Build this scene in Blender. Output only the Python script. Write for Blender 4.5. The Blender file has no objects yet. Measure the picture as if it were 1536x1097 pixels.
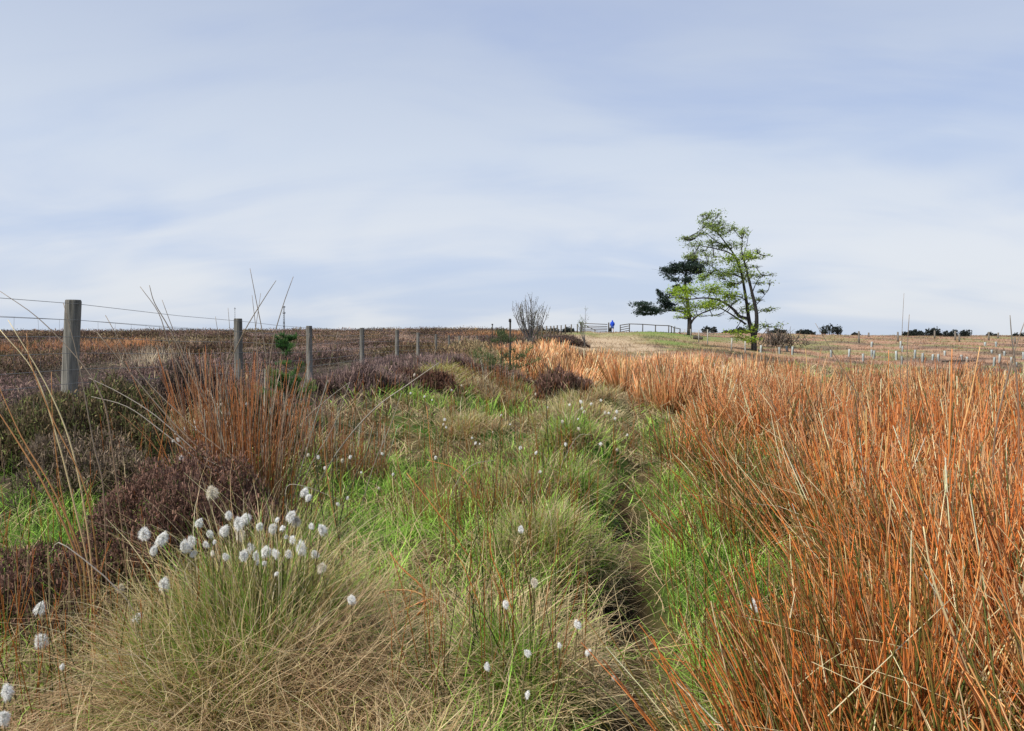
import bpy, bmesh, math, random
import numpy as np
from mathutils import Vector

rng = np.random.default_rng(7)
random.seed(7)
scene = bpy.context.scene
COL = scene.collection
R = math.radians

# ------------------------------------------------------------------ camera frame (photo pixels 1536 x 1097)
F = 1109.0
H = 1.30
PITCH = math.atan(49.5 / F)
CAM = np.array([0.0, 0.0, H])

def at(px, py, Y):
    """point seen at a photo pixel at forward distance Y"""
    xc, yc = (px - 768) / F, -(py - 548.5) / F
    d = np.array([xc, math.cos(PITCH) + yc * math.sin(PITCH), -math.sin(PITCH) + yc * math.cos(PITCH)])
    return CAM + d * (Y / d[1])

def sstep(a, b, x):
    t = np.clip((x - a) / (b - a), 0, 1)
    return t * t * (3 - 2 * t)

# ------------------------------------------------------------------ value noise
_T = np.random.default_rng(3).random((256, 256)).astype(np.float64)
def vnoise(x, y):
    xi, yi = np.floor(x).astype(np.int64), np.floor(y).astype(np.int64)
    fx, fy = x - xi, y - yi
    fx, fy = fx * fx * (3 - 2 * fx), fy * fy * (3 - 2 * fy)
    a, b = _T[xi & 255, yi & 255], _T[(xi + 1) & 255, yi & 255]
    c, d = _T[xi & 255, (yi + 1) & 255], _T[(xi + 1) & 255, (yi + 1) & 255]
    return (a * (1 - fx) + b * fx) * (1 - fy) + (c * (1 - fx) + d * fx) * fy
def fbm(x, y, o=3):
    s, a, n = 0, 1.0, 0
    for k in range(o):
        s = s + a * vnoise(x * 2 ** k + 17.3 * k, y * 2 ** k + 9.1 * k); n += a; a *= .5
    return s / n

# ------------------------------------------------------------------ terrain
PY = np.array([-8, .5, 1.5, 2.4, 3.2, 3.9, 5.3, 7.5, 10.2, 14.3, 18, 30, 60, 110, 160, 2000])
PX = np.array([-.9, .2, .32, .43, .52, .64, .82, 1.27, 1.77, 2.4, 2.9, 4.8, 8.6, 15, 20, 240])
def path_x(y): return np.interp(y, PY, PX)
def rush_edge(y):
    return np.interp(y, [-3, 1.0, 2.41, 3.6, 5.1, 8, 11, 13.5, 15, 16.5, 19, 26, 34, 46, 60],
                     [.3, .68, 1.10, 1.36, 1.58, 1.94, 2.4, 2.8, 1.9, .1, -.15, -.3, -.2, .3, 1.2])

BUMPS = [  # x, y, radius, height   (mounds of the ground under tussocks)
    (-.86, 2.5, .42, .16), (.05, 2.55, .34, .14), (.30, 3.75, .34, .17), (.42, 5.2, .42, .18),
    (-.3, 13, .6, .12), (2.9, 17, .5, .3), (.75, 9.6, .7, .16), (.9, 14.3, .5, .12), (-.35, 4.3, .5, .10),
    (-1.7, 3.9, .6, .12), (.6, 7.3, .5, .16), (-.5, 8.8, .8, .12), (-1.3, 15, 1.0, .12), (1.25, 11.5, .6, .15)]
def g(x, y):
    x = np.asarray(x, float); y = np.asarray(y, float)
    d = x - path_x(y)
    # near relief
    near = 1 - sstep(18, 40, y)
    z = near * (fbm(x * 1.1 + 5, y * 1.1, 3) - .5) * .22
    z += near * (vnoise(x * 4.2, y * 4.2 + 40) - .5) * .07
    wob = (vnoise(x * 0 + 3, y * 2.3) - .5) * .14
    z -= near * .12 * np.exp(-((d - wob) / .18) ** 2)
    z += near * .09 * np.exp(-((d + .55) / .4) ** 2)
    for a, b, c, e in ((.0, .22, 5.35, .5), (-.08, .19, 3.6, .40), (.0, .16, 2.25, .22)): z -= .17 * np.exp(-((d - a) / b) ** 4 - ((y - c) / e) ** 4)
    for bx, by, r, h in BUMPS:
        z += h * np.exp(-((x - bx) ** 2 + (y - by) ** 2) / r ** 2)
    # bank on the left with the fence
    z += .36 * sstep(-1.9, -3.7, d) * sstep(2.0, 5, y) * (1 - .3 * sstep(20, 60, y))
    # far left moor rises to the skyline
    left = sstep(-2, -12, d)
    ridge = 1.30 + .10 * np.sin(x * .021 + 1.0) + .22 * (fbm(x * .13, y * .03 + 6, 3) - .5) + .28 * np.exp(-((x + 25) / 40) ** 2) + .12 * (fbm(x * .05, y * .02, 2) - .5)
    farL = (ridge - .3) * sstep(22, 165, y)
    # centre climbs to the gate
    farC = .95 * sstep(28, 112, y) + .35 * sstep(110, 170, y)
    # right dips, then climbs again
    right = sstep(3.5, 14, d)
    farR = -.75 * sstep(12, 34, y) + (1.95 - .62 * sstep(40, 75, x)) * sstep(42, 150, y)
    z += left * farL + right * farR + (1 - left) * (1 - right) * farC
    z += .62 * np.exp(-((x - 21) / 10) ** 2 - ((y - 98) / 15) ** 2)
    z += .25 * np.exp(-((x - 20) / 4) ** 2 - ((y - 61) / 6) ** 2)
    mid = sstep(20, 45, y) * (1 - sstep(140, 200, y))
    z += mid * (fbm(x * .22, y * .16 + 8, 3) - .5) * .42
    z -= np.clip(y - 190, 0, None) * .008
    z -= np.clip(-y - 4, 0, None) * .01
    return z
def g1(x, y): return float(g(np.array([x]), np.array([y]))[0])
_YS = np.geomspace(1.2, 260, 900)
def on(px, py):
    """first point of the ground seen at a photo pixel"""
    k = at(px, py, 1.0) - CAM
    xs, zs = k[0] * _YS, H + k[2] * _YS
    hit = np.nonzero(zs < g(xs, _YS))[0]
    i = hit[0] if len(hit) else len(_YS) - 1
    return np.array([xs[i], _YS[i], g1(xs[i], _YS[i])])

# ------------------------------------------------------------------ mesh writing
def build(name, V, Q, C=None, mat=None, parent=None, smooth=True, link=True):
    V = np.asarray(V, np.float32).reshape(-1, 3); Q = np.asarray(Q, np.int32).reshape(-1, 4)
    me = bpy.data.meshes.new(name)
    me.vertices.add(len(V)); me.vertices.foreach_set('co', V.ravel())
    me.loops.add(Q.size); me.loops.foreach_set('vertex_index', Q.ravel())
    me.polygons.add(len(Q))
    me.polygons.foreach_set('loop_start', np.arange(0, Q.size, 4, dtype=np.int32))
    me.polygons.foreach_set('use_smooth', np.full(len(Q), smooth))
    if C is not None:
        a = me.color_attributes.new('Col', 'FLOAT_COLOR', 'POINT')
        c4 = np.ones((len(V), 4), np.float32); c4[:, :3] = np.clip(np.asarray(C).reshape(-1, 3), 0, 1)
        a.data.foreach_set('color', c4.ravel())
    me.update(calc_edges=True)
    if mat: me.materials.append(mat)
    o = bpy.data.objects.new(name, me)
    if link: COL.objects.link(o)
    if parent: o.parent = parent
    return o

class Bag:
    """collects vertices, quads and colours for one mesh"""
    def __init__(s): s.V, s.Q, s.C, s.n = [], [], [], 0
    def add(s, V, Q, C):
        V = np.asarray(V, np.float32).reshape(-1, 3)
        C = np.broadcast_to(np.asarray(C, np.float32), V.shape) if np.ndim(C) == 1 else np.asarray(C, np.float32).reshape(-1, 3)
        s.V.append(V); s.Q.append(np.asarray(Q, np.int64).reshape(-1, 4) + s.n); s.C.append(C); s.n += len(V)
        return s
    def out(s, name, mat, parent=None, smooth=True, origin=None):
        V = np.concatenate(s.V)
        if origin is not None: V = V - np.asarray(origin, np.float32)
        o = build(name, V, np.concatenate(s.Q), np.concatenate(s.C), mat, parent, smooth)
        if origin is not None and parent is None: o.location = tuple(float(v) for v in origin)
        return o

def A(v, n): return np.broadcast_to(np.asarray(v, float), (n,)).astype(float)
def strands(P, az, lean, curl, L, W, c0, c1, nseg=3, tube=False, cexp=1.0, taper=.85, cap=2.0, tw=None, cm=None, sw=0.0):
    """curved grass blades (ribbons) or rush stems (three sided tubes); lean and curl in radians from the vertical"""
    P = np.asarray(P, float); n = len(P)
    az, lean, curl, L, W = A(az, n), A(lean, n), A(curl, n), A(L, n), A(W, n)
    c0 = np.broadcast_to(np.asarray(c0, float), (n, 3)); c1 = np.broadcast_to(np.asarray(c1, float), (n, 3))
    t = np.linspace(0, 1, nseg + 1)
    th = np.clip(lean[:, None] + curl[:, None] * ((t[:-1] + t[1:]) / 2)[None], -cap, cap)
    dl = (L / nseg)[:, None]
    ak = az[:, None] + A(sw, n)[:, None] * ((t[:-1] + t[1:]) / 2)[None]
    hx = np.concatenate([np.zeros((n, 1)), np.cumsum(np.sin(th) * dl * np.cos(ak), 1)], 1)
    hy = np.concatenate([np.zeros((n, 1)), np.cumsum(np.sin(th) * dl * np.sin(ak), 1)], 1)
    vt = np.concatenate([np.zeros((n, 1)), np.cumsum(np.cos(th) * dl, 1)], 1)
    Cn = np.stack([P[:, 0:1] + hx, P[:, 1:2] + hy, P[:, 2:3] + vt], 2)
    w = W[:, None] * (1 - taper * t[None] ** 1.4) * .5
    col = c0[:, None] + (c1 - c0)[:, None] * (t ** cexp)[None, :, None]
    if cm is not None:   # three stop gradient
        cm = np.broadcast_to(np.asarray(cm, float), (n, 3)); tt = t[None, :, None]
        col = np.where(tt < .5, c0[:, None] + (cm - c0)[:, None] * tt * 2, cm[:, None] + (c1 - cm)[:, None] * (tt * 2 - 1))
    m = nseg + 1
    if not tube:
        a2 = rng.random(n) * math.pi if tw is None else A(tw, n)
        s = np.stack([np.cos(a2), np.sin(a2), np.zeros(n)], 1)[:, None] * w[..., None]
        V = np.stack([Cn - s, Cn + s], 2)                        # n,m,2,3
        base = (np.arange(n) * m * 2)[:, None] + (np.arange(nseg) * 2)[None]
        Q = np.stack([base, base + 1, base + 3, base + 2], 2)
        C = np.repeat(col[:, :, None], 2, 2)
    else:
        k = 3; an = np.arange(k) * 2 * math.pi / k
        off = np.stack([np.cos(an), np.sin(an), 0 * an], 1)
        V = Cn[:, :, None] + off[None, None] * w[..., None, None]
        base = (np.arange(n) * m * k)[:, None, None] + (np.arange(nseg) * k)[None, :, None]
        j = np.arange(k)[None, None]; j2 = (j + 1) % k
        Q = np.stack([base + j, base + j2, base + k + j2, base + k + j], 3)
        C = np.repeat(col[:, :, None], k, 2)
    return V.reshape(-1, 3), Q.reshape(-1, 4), C.reshape(-1, 3)

def tube(bag, pts, rad, col, k=6, sub=0, cap=True):
    """a bent tube along points, radius and colour may vary along it"""
    p = np.asarray(pts, float)
    if sub:
        tt = np.linspace(0, len(p) - 1, (len(p) - 1) * sub + 1)
        # Catmull-Rom
        q = np.vstack([2 * p[0] - p[1], p, 2 * p[-1] - p[-2]]); out = []
        for u in tt:
            i = min(int(u), len(p) - 2); f = u - i
            a, b, c, d = q[i], q[i + 1], q[i + 2], q[i + 3]
            out.append(.5 * (2 * b + (c - a) * f + (2 * a - 5 * b + 4 * c - d) * f * f + (3 * b - a - 3 * c + d) * f ** 3))
        p = np.array(out)
    m = len(p)
    r = np.interp(np.linspace(0, 1, m), np.linspace(0, 1, len(np.atleast_1d(rad))), np.atleast_1d(rad))
    col = np.atleast_2d(np.asarray(col, float))
    cc = np.stack([np.interp(np.linspace(0, 1, m), np.linspace(0, 1, len(col)), col[:, i]) for i in range(3)], 1)
    T = np.gradient(p, axis=0); T /= np.linalg.norm(T, axis=1)[:, None] + 1e-9
    ref = np.array([0, 0, 1.0]) if abs(T[:, 2]).mean() < .8 else np.array([1.0, 0, 0])
    U = np.cross(T, ref); U /= np.linalg.norm(U, axis=1)[:, None] + 1e-9
    Wv = np.cross(T, U)
    an = np.arange(k) * 2 * math.pi / k
    V = p[:, None] + r[:, None, None] * (np.cos(an)[None, :, None] * U[:, None] + np.sin(an)[None, :, None] * Wv[:, None])
    b = (np.arange(m - 1) * k)[:, None]; j = np.arange(k)[None]; j2 = (j + 1) % k
    Q = np.stack([b + j, b + j2, b + k + j2, b + k + j], 2).reshape(-1, 4)
    V = V.reshape(-1, 3); C = np.repeat(cc, k, 0)
    if cap:
        n0 = len(V); V = np.vstack([V, p[0], p[-1]]); C = np.vstack([C, cc[0], cc[-1]])
        e = (m - 1) * k
        Q = np.vstack([Q] + [[[i, (i + 1) % k, n0, n0]] for i in range(0)])
        capq = []
        for i in range(0, k, 2):
            capq.append([i, n0, (i + 2) % k, (i + 1) % k]); capq.append([e + i, e + (i + 1) % k, e + (i + 2) % k, n0 + 1])
        Q = np.vstack([Q, capq])
    bag.add(V, Q, C)

def box(bag, c, s, col, rz=0.0, tilt=0.0):
    x, y, z = np.array(s) / 2
    v = np.array([[-x, -y, -z], [x, -y, -z], [x, y, -z], [-x, y, -z], [-x, -y, z], [x, -y, z], [x, y, z], [-x, y, z]])
    ct, st = math.cos(tilt), math.sin(tilt)
    v = np.stack([v[:, 0] * ct + v[:, 2] * st, v[:, 1], -v[:, 0] * st + v[:, 2] * ct], 1)
    cz, sz = math.cos(rz), math.sin(rz)
    v = np.stack([v[:, 0] * cz - v[:, 1] * sz, v[:, 0] * sz + v[:, 1] * cz, v[:, 2]], 1) + np.asarray(c)
    bag.add(v, [[0, 3, 2, 1], [4, 5, 6, 7], [0, 1, 5, 4], [1, 2, 6, 5], [2, 3, 7, 6], [3, 0, 4, 7]], col)

def beam(bag, p, q, w, h, col):
    """rectangular rail between two points"""
    p, q = np.asarray(p, float), np.asarray(q, float); t = (q - p) / np.linalg.norm(q - p)
    u = np.cross(t, [0, 0, 1.0]); u /= np.linalg.norm(u); v = np.cross(u, t)
    V = [e + a * u * w / 2 + b * v * h / 2 for e in (p, q) for a, b in ((-1, -1), (1, -1), (1, 1), (-1, 1))]
    bag.add(V, [[0, 1, 2, 3], [7, 6, 5, 4], [0, 4, 5, 1], [1, 5, 6, 2], [2, 6, 7, 3], [3, 7, 4, 0]], col)

# ------------------------------------------------------------------ materials
def mat(name, rough=.8, spec=.2, trans=0.0, noise=0.0, nscale=40.0, sheen=0.0, bump=0.0):
    m = bpy.data.materials.new(name); m.use_nodes = True
    nt = m.node_tree; N, Lk = nt.nodes, nt.links; N.clear()
    out = N.new('ShaderNodeOutputMaterial'); b = N.new('ShaderNodeBsdfPrincipled')
    b.inputs['Roughness'].default_value = rough; b.inputs['Specular IOR Level'].default_value = spec
    at_ = N.new('ShaderNodeAttribute'); at_.attribute_name = 'Col'
    c = at_.outputs['Color']
    if noise:
        tc = N.new('ShaderNodeTexCoord'); mp = N.new('ShaderNodeMapping'); mp.inputs['Scale'].default_value = (1, 1, .07 if 'wood' in name else 1); nz = N.new('ShaderNodeTexNoise'); nz.inputs['Scale'].default_value = nscale; nz.inputs['Detail'].default_value = 6
        Lk.new(tc.outputs['Object'], mp.inputs[0]); Lk.new(mp.outputs[0], nz.inputs['Vector'])
        mr = N.new('ShaderNodeMapRange'); mr.inputs['From Min'].default_value = .25; mr.inputs['From Max'].default_value = .75
        mr.inputs['To Min'].default_value = 1 - noise; mr.inputs['To Max'].default_value = 1 + noise
        Lk.new(nz.outputs['Fac'], mr.inputs['Value'])
        vm = N.new('ShaderNodeVectorMath'); vm.operation = 'SCALE'; Lk.new(c, vm.inputs[0]); Lk.new(mr.outputs[0], vm.inputs['Scale']); c = vm.outputs[0]
        if bump:
            bp = N.new('ShaderNodeBump'); bp.inputs['Strength'].default_value = bump; bp.inputs['Distance'].default_value = .02
            Lk.new(nz.outputs['Fac'], bp.inputs['Height']); Lk.new(bp.outputs[0], b.inputs['Normal'])
    Lk.new(c, b.inputs['Base Color'])
    sh = b.outputs[0]
    if trans:
        tr = N.new('ShaderNodeBsdfTranslucent'); Lk.new(c, tr.inputs['Color'])
        mx = N.new('ShaderNodeMixShader'); mx.inputs[0].default_value = trans
        Lk.new(sh, mx.inputs[1]); Lk.new(tr.outputs[0], mx.inputs[2]); sh = mx.outputs[0]
    Lk.new(sh, out.inputs['Surface'])
    return m
M_GROUND = mat('peat_and_litter', .95, .05, 0, .45, 9.0, bump=.6)
M_GRASS = mat('grass_blades', .55, .3, .42)
M_RUSH = mat('rush_stems', .42, .45, .12)
M_HEATH = mat('heather_twigs', .9, .1, .15)
M_LEAF = mat('leaves', .55, .3, .45)
M_BARK = mat('bark', .9, .1, 0, .4, 12, bump=.5)
M_WOOD = mat('weathered_wood', .85, .15, 0, .6, 45, bump=.8)
M_WIRE = mat('galvanised_wire', .4, .5)
M_COTTON = mat('cotton_seed_fluff', .95, .05, .15)
M_TUBE = mat('plastic_tree_guard', .5, .3, .2)
M_CLOTH = mat('cloth', .8, .1, 0, .15, 60)
M_SKIN = mat('skin', .6, .3)
M_METAL = mat('grey_metal', .5, .5)

# ------------------------------------------------------------------ tagging
def tag(o, label=None, cat=None, group=None, kind=None):
    if label: o['label'] = label
    if cat: o['category'] = cat
    if group: o['group'] = group
    if kind: o['kind'] = kind
    return o
def thing(name, label, cat, loc=(0, 0, 0), group=None):
    o = bpy.data.objects.new(name, None); o.empty_display_size = .1; COL.objects.link(o); o.location = tuple(float(v) for v in loc)
    return tag(o, label, cat, group)
ORD = ('first second third fourth fifth sixth seventh eighth ninth tenth eleventh twelfth thirteenth fourteenth fifteenth sixteenth '
       'seventeenth eighteenth nineteenth twentieth').split()
ORD += ['twenty-' + w for w in ORD[:9]] + ['thirtieth'] + ['thirty-' + w for w in ORD[:9]] + ['fortieth'] + ['forty-' + w for w in ORD[:9]]

def U(a, b, n): return a + (b - a) * rng.random(n)
def mixc(a, b, t): t = np.asarray(t)[..., None]; return np.asarray(a) * (1 - t) + np.asarray(b) * t

# palette (albedo)
GREEN = np.array([.38, .70, .09]); DGREEN = np.array([.06, .13, .02]); YGREEN = np.array([.60, .68, .17])
STRAW = np.array([.80, .66, .37]); TAN = np.array([.62, .42, .24]); RED = np.array([.42, .20, .10])
RUST = np.array([.74, .285, .080]); RUSTD = np.array([.36, .115, .034]); RUSTL = np.array([.82, .47, .19])
HEA = np.array([.060, .045, .038]); HEAL = np.array([.29, .205, .165]); HEAG = np.array([.12, .12, .045])
PEAT = np.array([.035, .024, .016])

# ------------------------------------------------------------------ zone weights over the ground
def z_path(x, y):
    d = x - path_x(y); return np.exp(-(d / .17) ** 2) * (1 - sstep(14, 20, y)) * np.clip((.35 + .9 * sstep(.38, .58, vnoise(x * 0 + 7, y * 1.3))) * (1 - .75 * sstep(6.5, 8.5, y)), 0, 1)
def z_hole(x, y):     # peaty hollows worn into the path, where shade is painted in
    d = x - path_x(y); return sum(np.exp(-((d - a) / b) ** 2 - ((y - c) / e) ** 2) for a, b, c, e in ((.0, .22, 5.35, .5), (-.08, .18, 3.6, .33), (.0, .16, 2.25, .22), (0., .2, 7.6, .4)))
def z_rush(x, y):
    e = rush_edge(y) + (vnoise(x * .8, y * .8) - .5) * .7 * sstep(6, 14, y) + (vnoise(y * 2.1, y * 0 + 4) - .5) * .25
    e = e + (vnoise(x * 0 + 12, y * 3.7) - .5) * .5 * (y < 9)
    w = sstep(-.25, .5, x - e)
    s = x / np.maximum(y, .5)
    far = np.interp(s, [-.02, .05, .16, .22, .30, .42, .70], [44, 38, 27, 25, 19, 14.5, 12.5]) * (.9 + .25 * vnoise(x * .6, y * .1))
    w = w * (1 - sstep(far * .93, far, y))
    w = w * (1 - .9 * np.exp(-((x - 2.05) / .55) ** 2 - ((y - 18.5) / 2.2) ** 2))      # green opening in the far bed
    w = w * (1 - .8 * np.exp(-((x - 1.25) / .22) ** 2 - ((y - 3.75) / .35) ** 2))      # opening beside the path
    return w
def z_heath(x, y):
    b = np.interp(y, [0, 3, 5, 7.5, 14, 25, 45, 70, 110], [-2.6, -2.3, -2.2, -2.1, -1.9, -1.3, -1.0, 1.5, 5])
    b = b + (fbm(x * .7, y * .7 + 3, 2) - .5) * 1.3
    w = sstep(.25, -.35, x - b) * sstep(3.6, 5.0, y + .5 * (vnoise(x * 2, y * 2) - .5))
    return w
def z_pale(x, y):      # trodden pale ground below the gate
    d = x - path_x(y) + (fbm(x * .3, y * .2 + 40, 3) - .5) * 3.5
    return sstep(38, 46, y) * (1 - sstep(106, 116, y)) * sstep(-6 - .02 * y, -3.5, d) * (1 - sstep(2.0, 3.4, d - .0 * y))
def z_green_far(x, y):
    m = np.exp(-((x - 19.5) / 8.5) ** 2 - ((y - 92) / 11) ** 2) + .9 * np.exp(-((x - 14.5) / 2.5) ** 2 - ((y - 66) / 9) ** 2)
    m += .9 * np.exp(-((x - 9.0) / 3.0) ** 2 - ((y - 98) / 8) ** 2)
    return np.clip(m * (.7 + .6 * fbm(x * .3, y * .2, 2)), 0, 1)

# ------------------------------------------------------------------ GROUND
def make_ground():
    s = np.linspace(-1, 1, 520); u = np.sign(s) * np.abs(s) ** 1.6
    yy = np.concatenate([np.linspace(-9, 1.0, 40)[:-1], np.geomspace(1.0, 200, 520), np.geomspace(206, 2500, 30)])
    half = 8 + np.clip(yy, 0, None) * 1.25
    X = u[None] * half[:, None]; Y = np.repeat(yy[:, None], len(s), 1)
    Z = g(X, Y)
    n = fbm(X * 2.3, Y * 2.3, 3); n2 = fbm(X * .35, Y * .25 + 20, 3)
    near = mixc(DGREEN * .75, np.array([.10, .075, .035]), sstep(.35, .65, n))
    far_l = mixc(np.array([.085, .060, .052]), np.array([.25, .175, .15]), sstep(.35, .65, fbm(X * .5, Y * .12, 3)))
    far_l = mixc(far_l, np.array([.30, .18, .12]), .6 * sstep(.66, .74, n2) * sstep(14, 26, Y))
    far_r = mixc(np.array([.40, .245, .16]), np.array([.26, .24, .11]), sstep(.48, .66, n2))
    far_r = mixc(far_r, np.array([.17, .12, .09]), .8 * sstep(.56, .66, fbm(X * .3 + 50, Y * .18, 3)))
    d = X - path_x(Y)
    fr = mixc(far_l, far_r, sstep(-3, 4, d))
    C = mixc(near, fr, sstep(14, 30, Y))
    C = mixc(C, HEA * 1.0, z_heath(X, Y) * (1 - sstep(14, 30, Y)))
    C = mixc(C, np.array([.10, .06, .035]), .85 * z_path(X, Y))
    C = mixc(C, PEAT * .35, np.clip(z_hole(X, Y) * 1.2, 0, 1))  # peat darkened to near black: shade of the hollows painted in
    C = mixc(C, np.array([.12, .055, .025]), .8 * z_rush(X, Y) * sstep(6, 10, Y))
    C = mixc(C, mixc(np.array([.50, .38, .25]), np.array([.34, .24, .14]), sstep(.5, .7, fbm(X * .8, Y * .35, 3))), .95 * z_pale(X, Y))
    C = mixc(C, mixc(np.array([.13, .23, .05]), np.array([.25, .27, .09]), n), .9 * z_green_far(X, Y))
    nr, nc = X.shape
    i = (np.arange(nr - 1) * nc)[:, None] + np.arange(nc - 1)[None]
    Q = np.stack([i, i + 1, i + nc + 1, i + nc], 2)
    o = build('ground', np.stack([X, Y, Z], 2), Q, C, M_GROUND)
    tag(o, kind='structure')
make_ground()

def logy(a, b, n): return a * (b / a) ** rng.random(n)
def pts(y0, y1, n, xm=.78, xa=1.0, x0=None, x1=None):
    y = logy(y0, y1, n); h = xm * y + xa
    x = U(-1, 1, n) * h
    if x0 is not None: x = U(np.maximum(x0, -h), np.minimum(x1, h), n)
    return x, y

# ------------------------------------------------------------------ GRASS (ground cover)
def make_grass():
    bag = Bag()
    tx, ty = pts(.9, 36, 15500); per = rng.integers(7, 17, len(tx)); ti = np.repeat(np.arange(len(tx)), per); m = len(ti)
    ta = rng.random(m) * 6.28; tr = np.sqrt(rng.random(m)); trad = U(.025, .085, len(tx)) * np.maximum(1, ty / 3.5) ** .75
    x = tx[ti] + np.cos(ta) * tr * trad[ti]; y = ty[ti] + np.sin(ta) * tr * trad[ti]
    t_az, t_r, t_b, t_l, t_s = ta, tr, U(.6, 1.45, len(tx))[ti], U(.7, 1.55, len(tx))[ti], rng.random(len(tx))[ti]
    sx_, sy_ = pts(.9, 36, 52000); k = len(sx_)
    x, y = np.concatenate([x, sx_]), np.concatenate([y, sy_])
    t_az, t_r, t_b, t_l, t_s = (np.concatenate([u_, v_]) for u_, v_ in ((t_az, rng.random(k) * 6.28), (t_r, rng.random(k)), (t_b, U(.6, 1.1, k)), (t_l, U(.45, .8, k)), (t_s, rng.random(k))))
    zr, zh, zp = z_rush(x, y), z_heath(x, y), z_path(x, y); zo = z_hole(x, y)
    keep = rng.random(len(x)) < np.clip(1 - .75 * zr * sstep(3, 9, y) - .92 * zh - .5 * zp - .97 * zo, .02, 1)
    keep &= ~((x < -2.5) & (y > 9) & (rng.random(len(x)) < .8))
    x, y, zr, zp, t_az, t_r, t_b, t_l, t_s = (q_[keep] for q_ in (x, y, zr, zp, t_az, t_r, t_b, t_l, t_s)); n = len(x)
    a, b, c = fbm(x * 1.3, y * 1.3 + 60, 3), fbm(x * .6 + 30, y * .55, 3), vnoise(x * 5, y * 5)
    d = x - path_x(y)
    # colour fields
    straw = sstep(.44, .62, a) * .75 + .85 * sstep(6.0, 8.5, y) * sstep(.26, .50, b) + .35 * (x < -.25) * (y < 3.4)
    bright = np.exp(-((x + .3) / .9) ** 2 - ((y - 5.6) / 1.6) ** 2) + np.exp(-((x + 2.7) / .8) ** 2 - ((y - 4.4) / .8) ** 2) \
        + .7 * np.exp(-((d - .35) / .35) ** 2) + .6 * np.exp(-((x + 1.2) / .6) ** 2 - ((y - 7) / 1.2) ** 2) + .8 * np.exp(-((x - .25) / .5) ** 2 - ((y - 4.6) / .8) ** 2)
    straw = np.clip(straw * (1 - .75 * np.clip(bright, 0, 1)), 0, .95)
    litter = np.clip(np.exp(-((x + 1.25) / .75) ** 2 - ((y - 2.15) / .5) ** 2) * 1.3 + .8 * np.exp(-((x - .45) / .22) ** 2 - ((y - 2.4) / .5) ** 2)
                     + .7 * np.exp(-((x + .25) / .5) ** 2 - ((y - 7.7) / .5) ** 2) + .8 * sstep(.60, .72, fbm(x * 1.1 + 90, y * .9, 3)) * (y > 4.5) + .8 * np.exp(-((x + .5) / .35) ** 2 - ((y - 2.1) / .35) ** 2)
                     + .7 * np.exp(-((x + .9) / .8) ** 2 - ((y - 9.5) / 1.0) ** 2), 0, 1)
    isl = (.75 * t_s + .25 * rng.random(n)) < np.clip(straw + .1 * zp + .5 * zr * (y > 6), 0, .92)
    tip = mixc(GREEN, YGREEN, rng.random(n) * (.35 + .5 * sstep(6, 10, y)))
    tip = mixc(tip, DGREEN * 1.6, (rng.random(n) < .14) * .8)
    tip = np.where(isl[:, None], mixc(STRAW, TAN, rng.random(n) * .8), tip)
    isr = rng.random(n) < litter * .8
    tip = np.where(isr[:, None], mixc(mixc(TAN, RED, rng.random(n)), STRAW, (rng.random(n) < .4) * .9), tip)
    yel = np.exp(-((x + 1.3) / .9) ** 2 - ((y - 15) / 1.4) ** 2)
    tip = np.where((rng.random(n) < yel * .8)[:, None], np.array([.45, .42, .06]), tip)
    base = tip * .27 + DGREEN * .14  # blade feet darkened: shade down in the turf painted into the colour
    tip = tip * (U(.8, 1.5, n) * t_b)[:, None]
    L = U(.11, .25, n) * t_l * (.75 + .6 * a) * (1 - .6 * zp) * (1 + .35 * isl) * (1 - .2 * np.clip(bright, 0, 1))
    L = L * np.where(y > 8, 1.1, 1)
    lean = np.abs(rng.normal(0, .22, n)) + t_r * .55 + .5 * isr + .25 * isl + .3 * zp
    curl = U(.1, 1.2, n) + .9 * isl * rng.random(n)
    W = (.0034 + .0026 * rng.random(n)) * np.maximum(1, y / 2.6) ** .80
    az = t_az + rng.normal(0, .7, n)
    # blades on the path's shoulders hang over it
    sh = np.exp(-((d + .42) / .2) ** 2) + np.exp(-((d - .42) / .2) ** 2)
    az = np.where(rng.random(n) < .40 * sh * (1 - .8 * np.clip(z_hole(x, y) * 4, 0, 1)), np.where(d < 0, 0, math.pi) + rng.normal(0, .7, n), az)
    P = np.stack([x, y, g(x, y) - .015], 1)
    nr = y < 5.5
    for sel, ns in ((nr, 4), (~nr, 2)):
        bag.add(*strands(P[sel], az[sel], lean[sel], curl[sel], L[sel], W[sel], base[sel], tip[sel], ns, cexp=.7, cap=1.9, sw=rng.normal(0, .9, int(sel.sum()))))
    # long fine bleached threads lying through the near turf
    x, y = pts(1.2, 9, 9000); k = (z_rush(x, y) < .5) & (z_heath(x, y) < .3); x, y = x[k], y[k]; n = len(x)
    P = np.stack([x, y, g(x, y) + U(0, .06, n)], 1)
    bag.add(*strands(P, rng.random(n) * 6.28, U(.5, 1.5, n), U(.1, .9, n), U(.2, .45, n), .0032 * np.maximum(1, y / 2.6) ** .8, TAN, STRAW * U(.8, 1.4, n)[:, None], 6, cap=1.75, sw=rng.normal(0, 1.4, n)))
    # flattened bleached thatch spreading over the lower left
    m = 3000; x, y = U(-2.1, -.15, m), U(1.5, 2.75, m); k = rng.random(m) < np.clip(1.2 - ((x + 1.2) / 1.0) ** 2 * .7 - ((y - 2.05) / .6) ** 2 * .6, 0, 1); x, y = x[k], y[k]; n = len(x)
    P = np.stack([x, y, g(x, y) + U(.02, .16, n)], 1)
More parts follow.
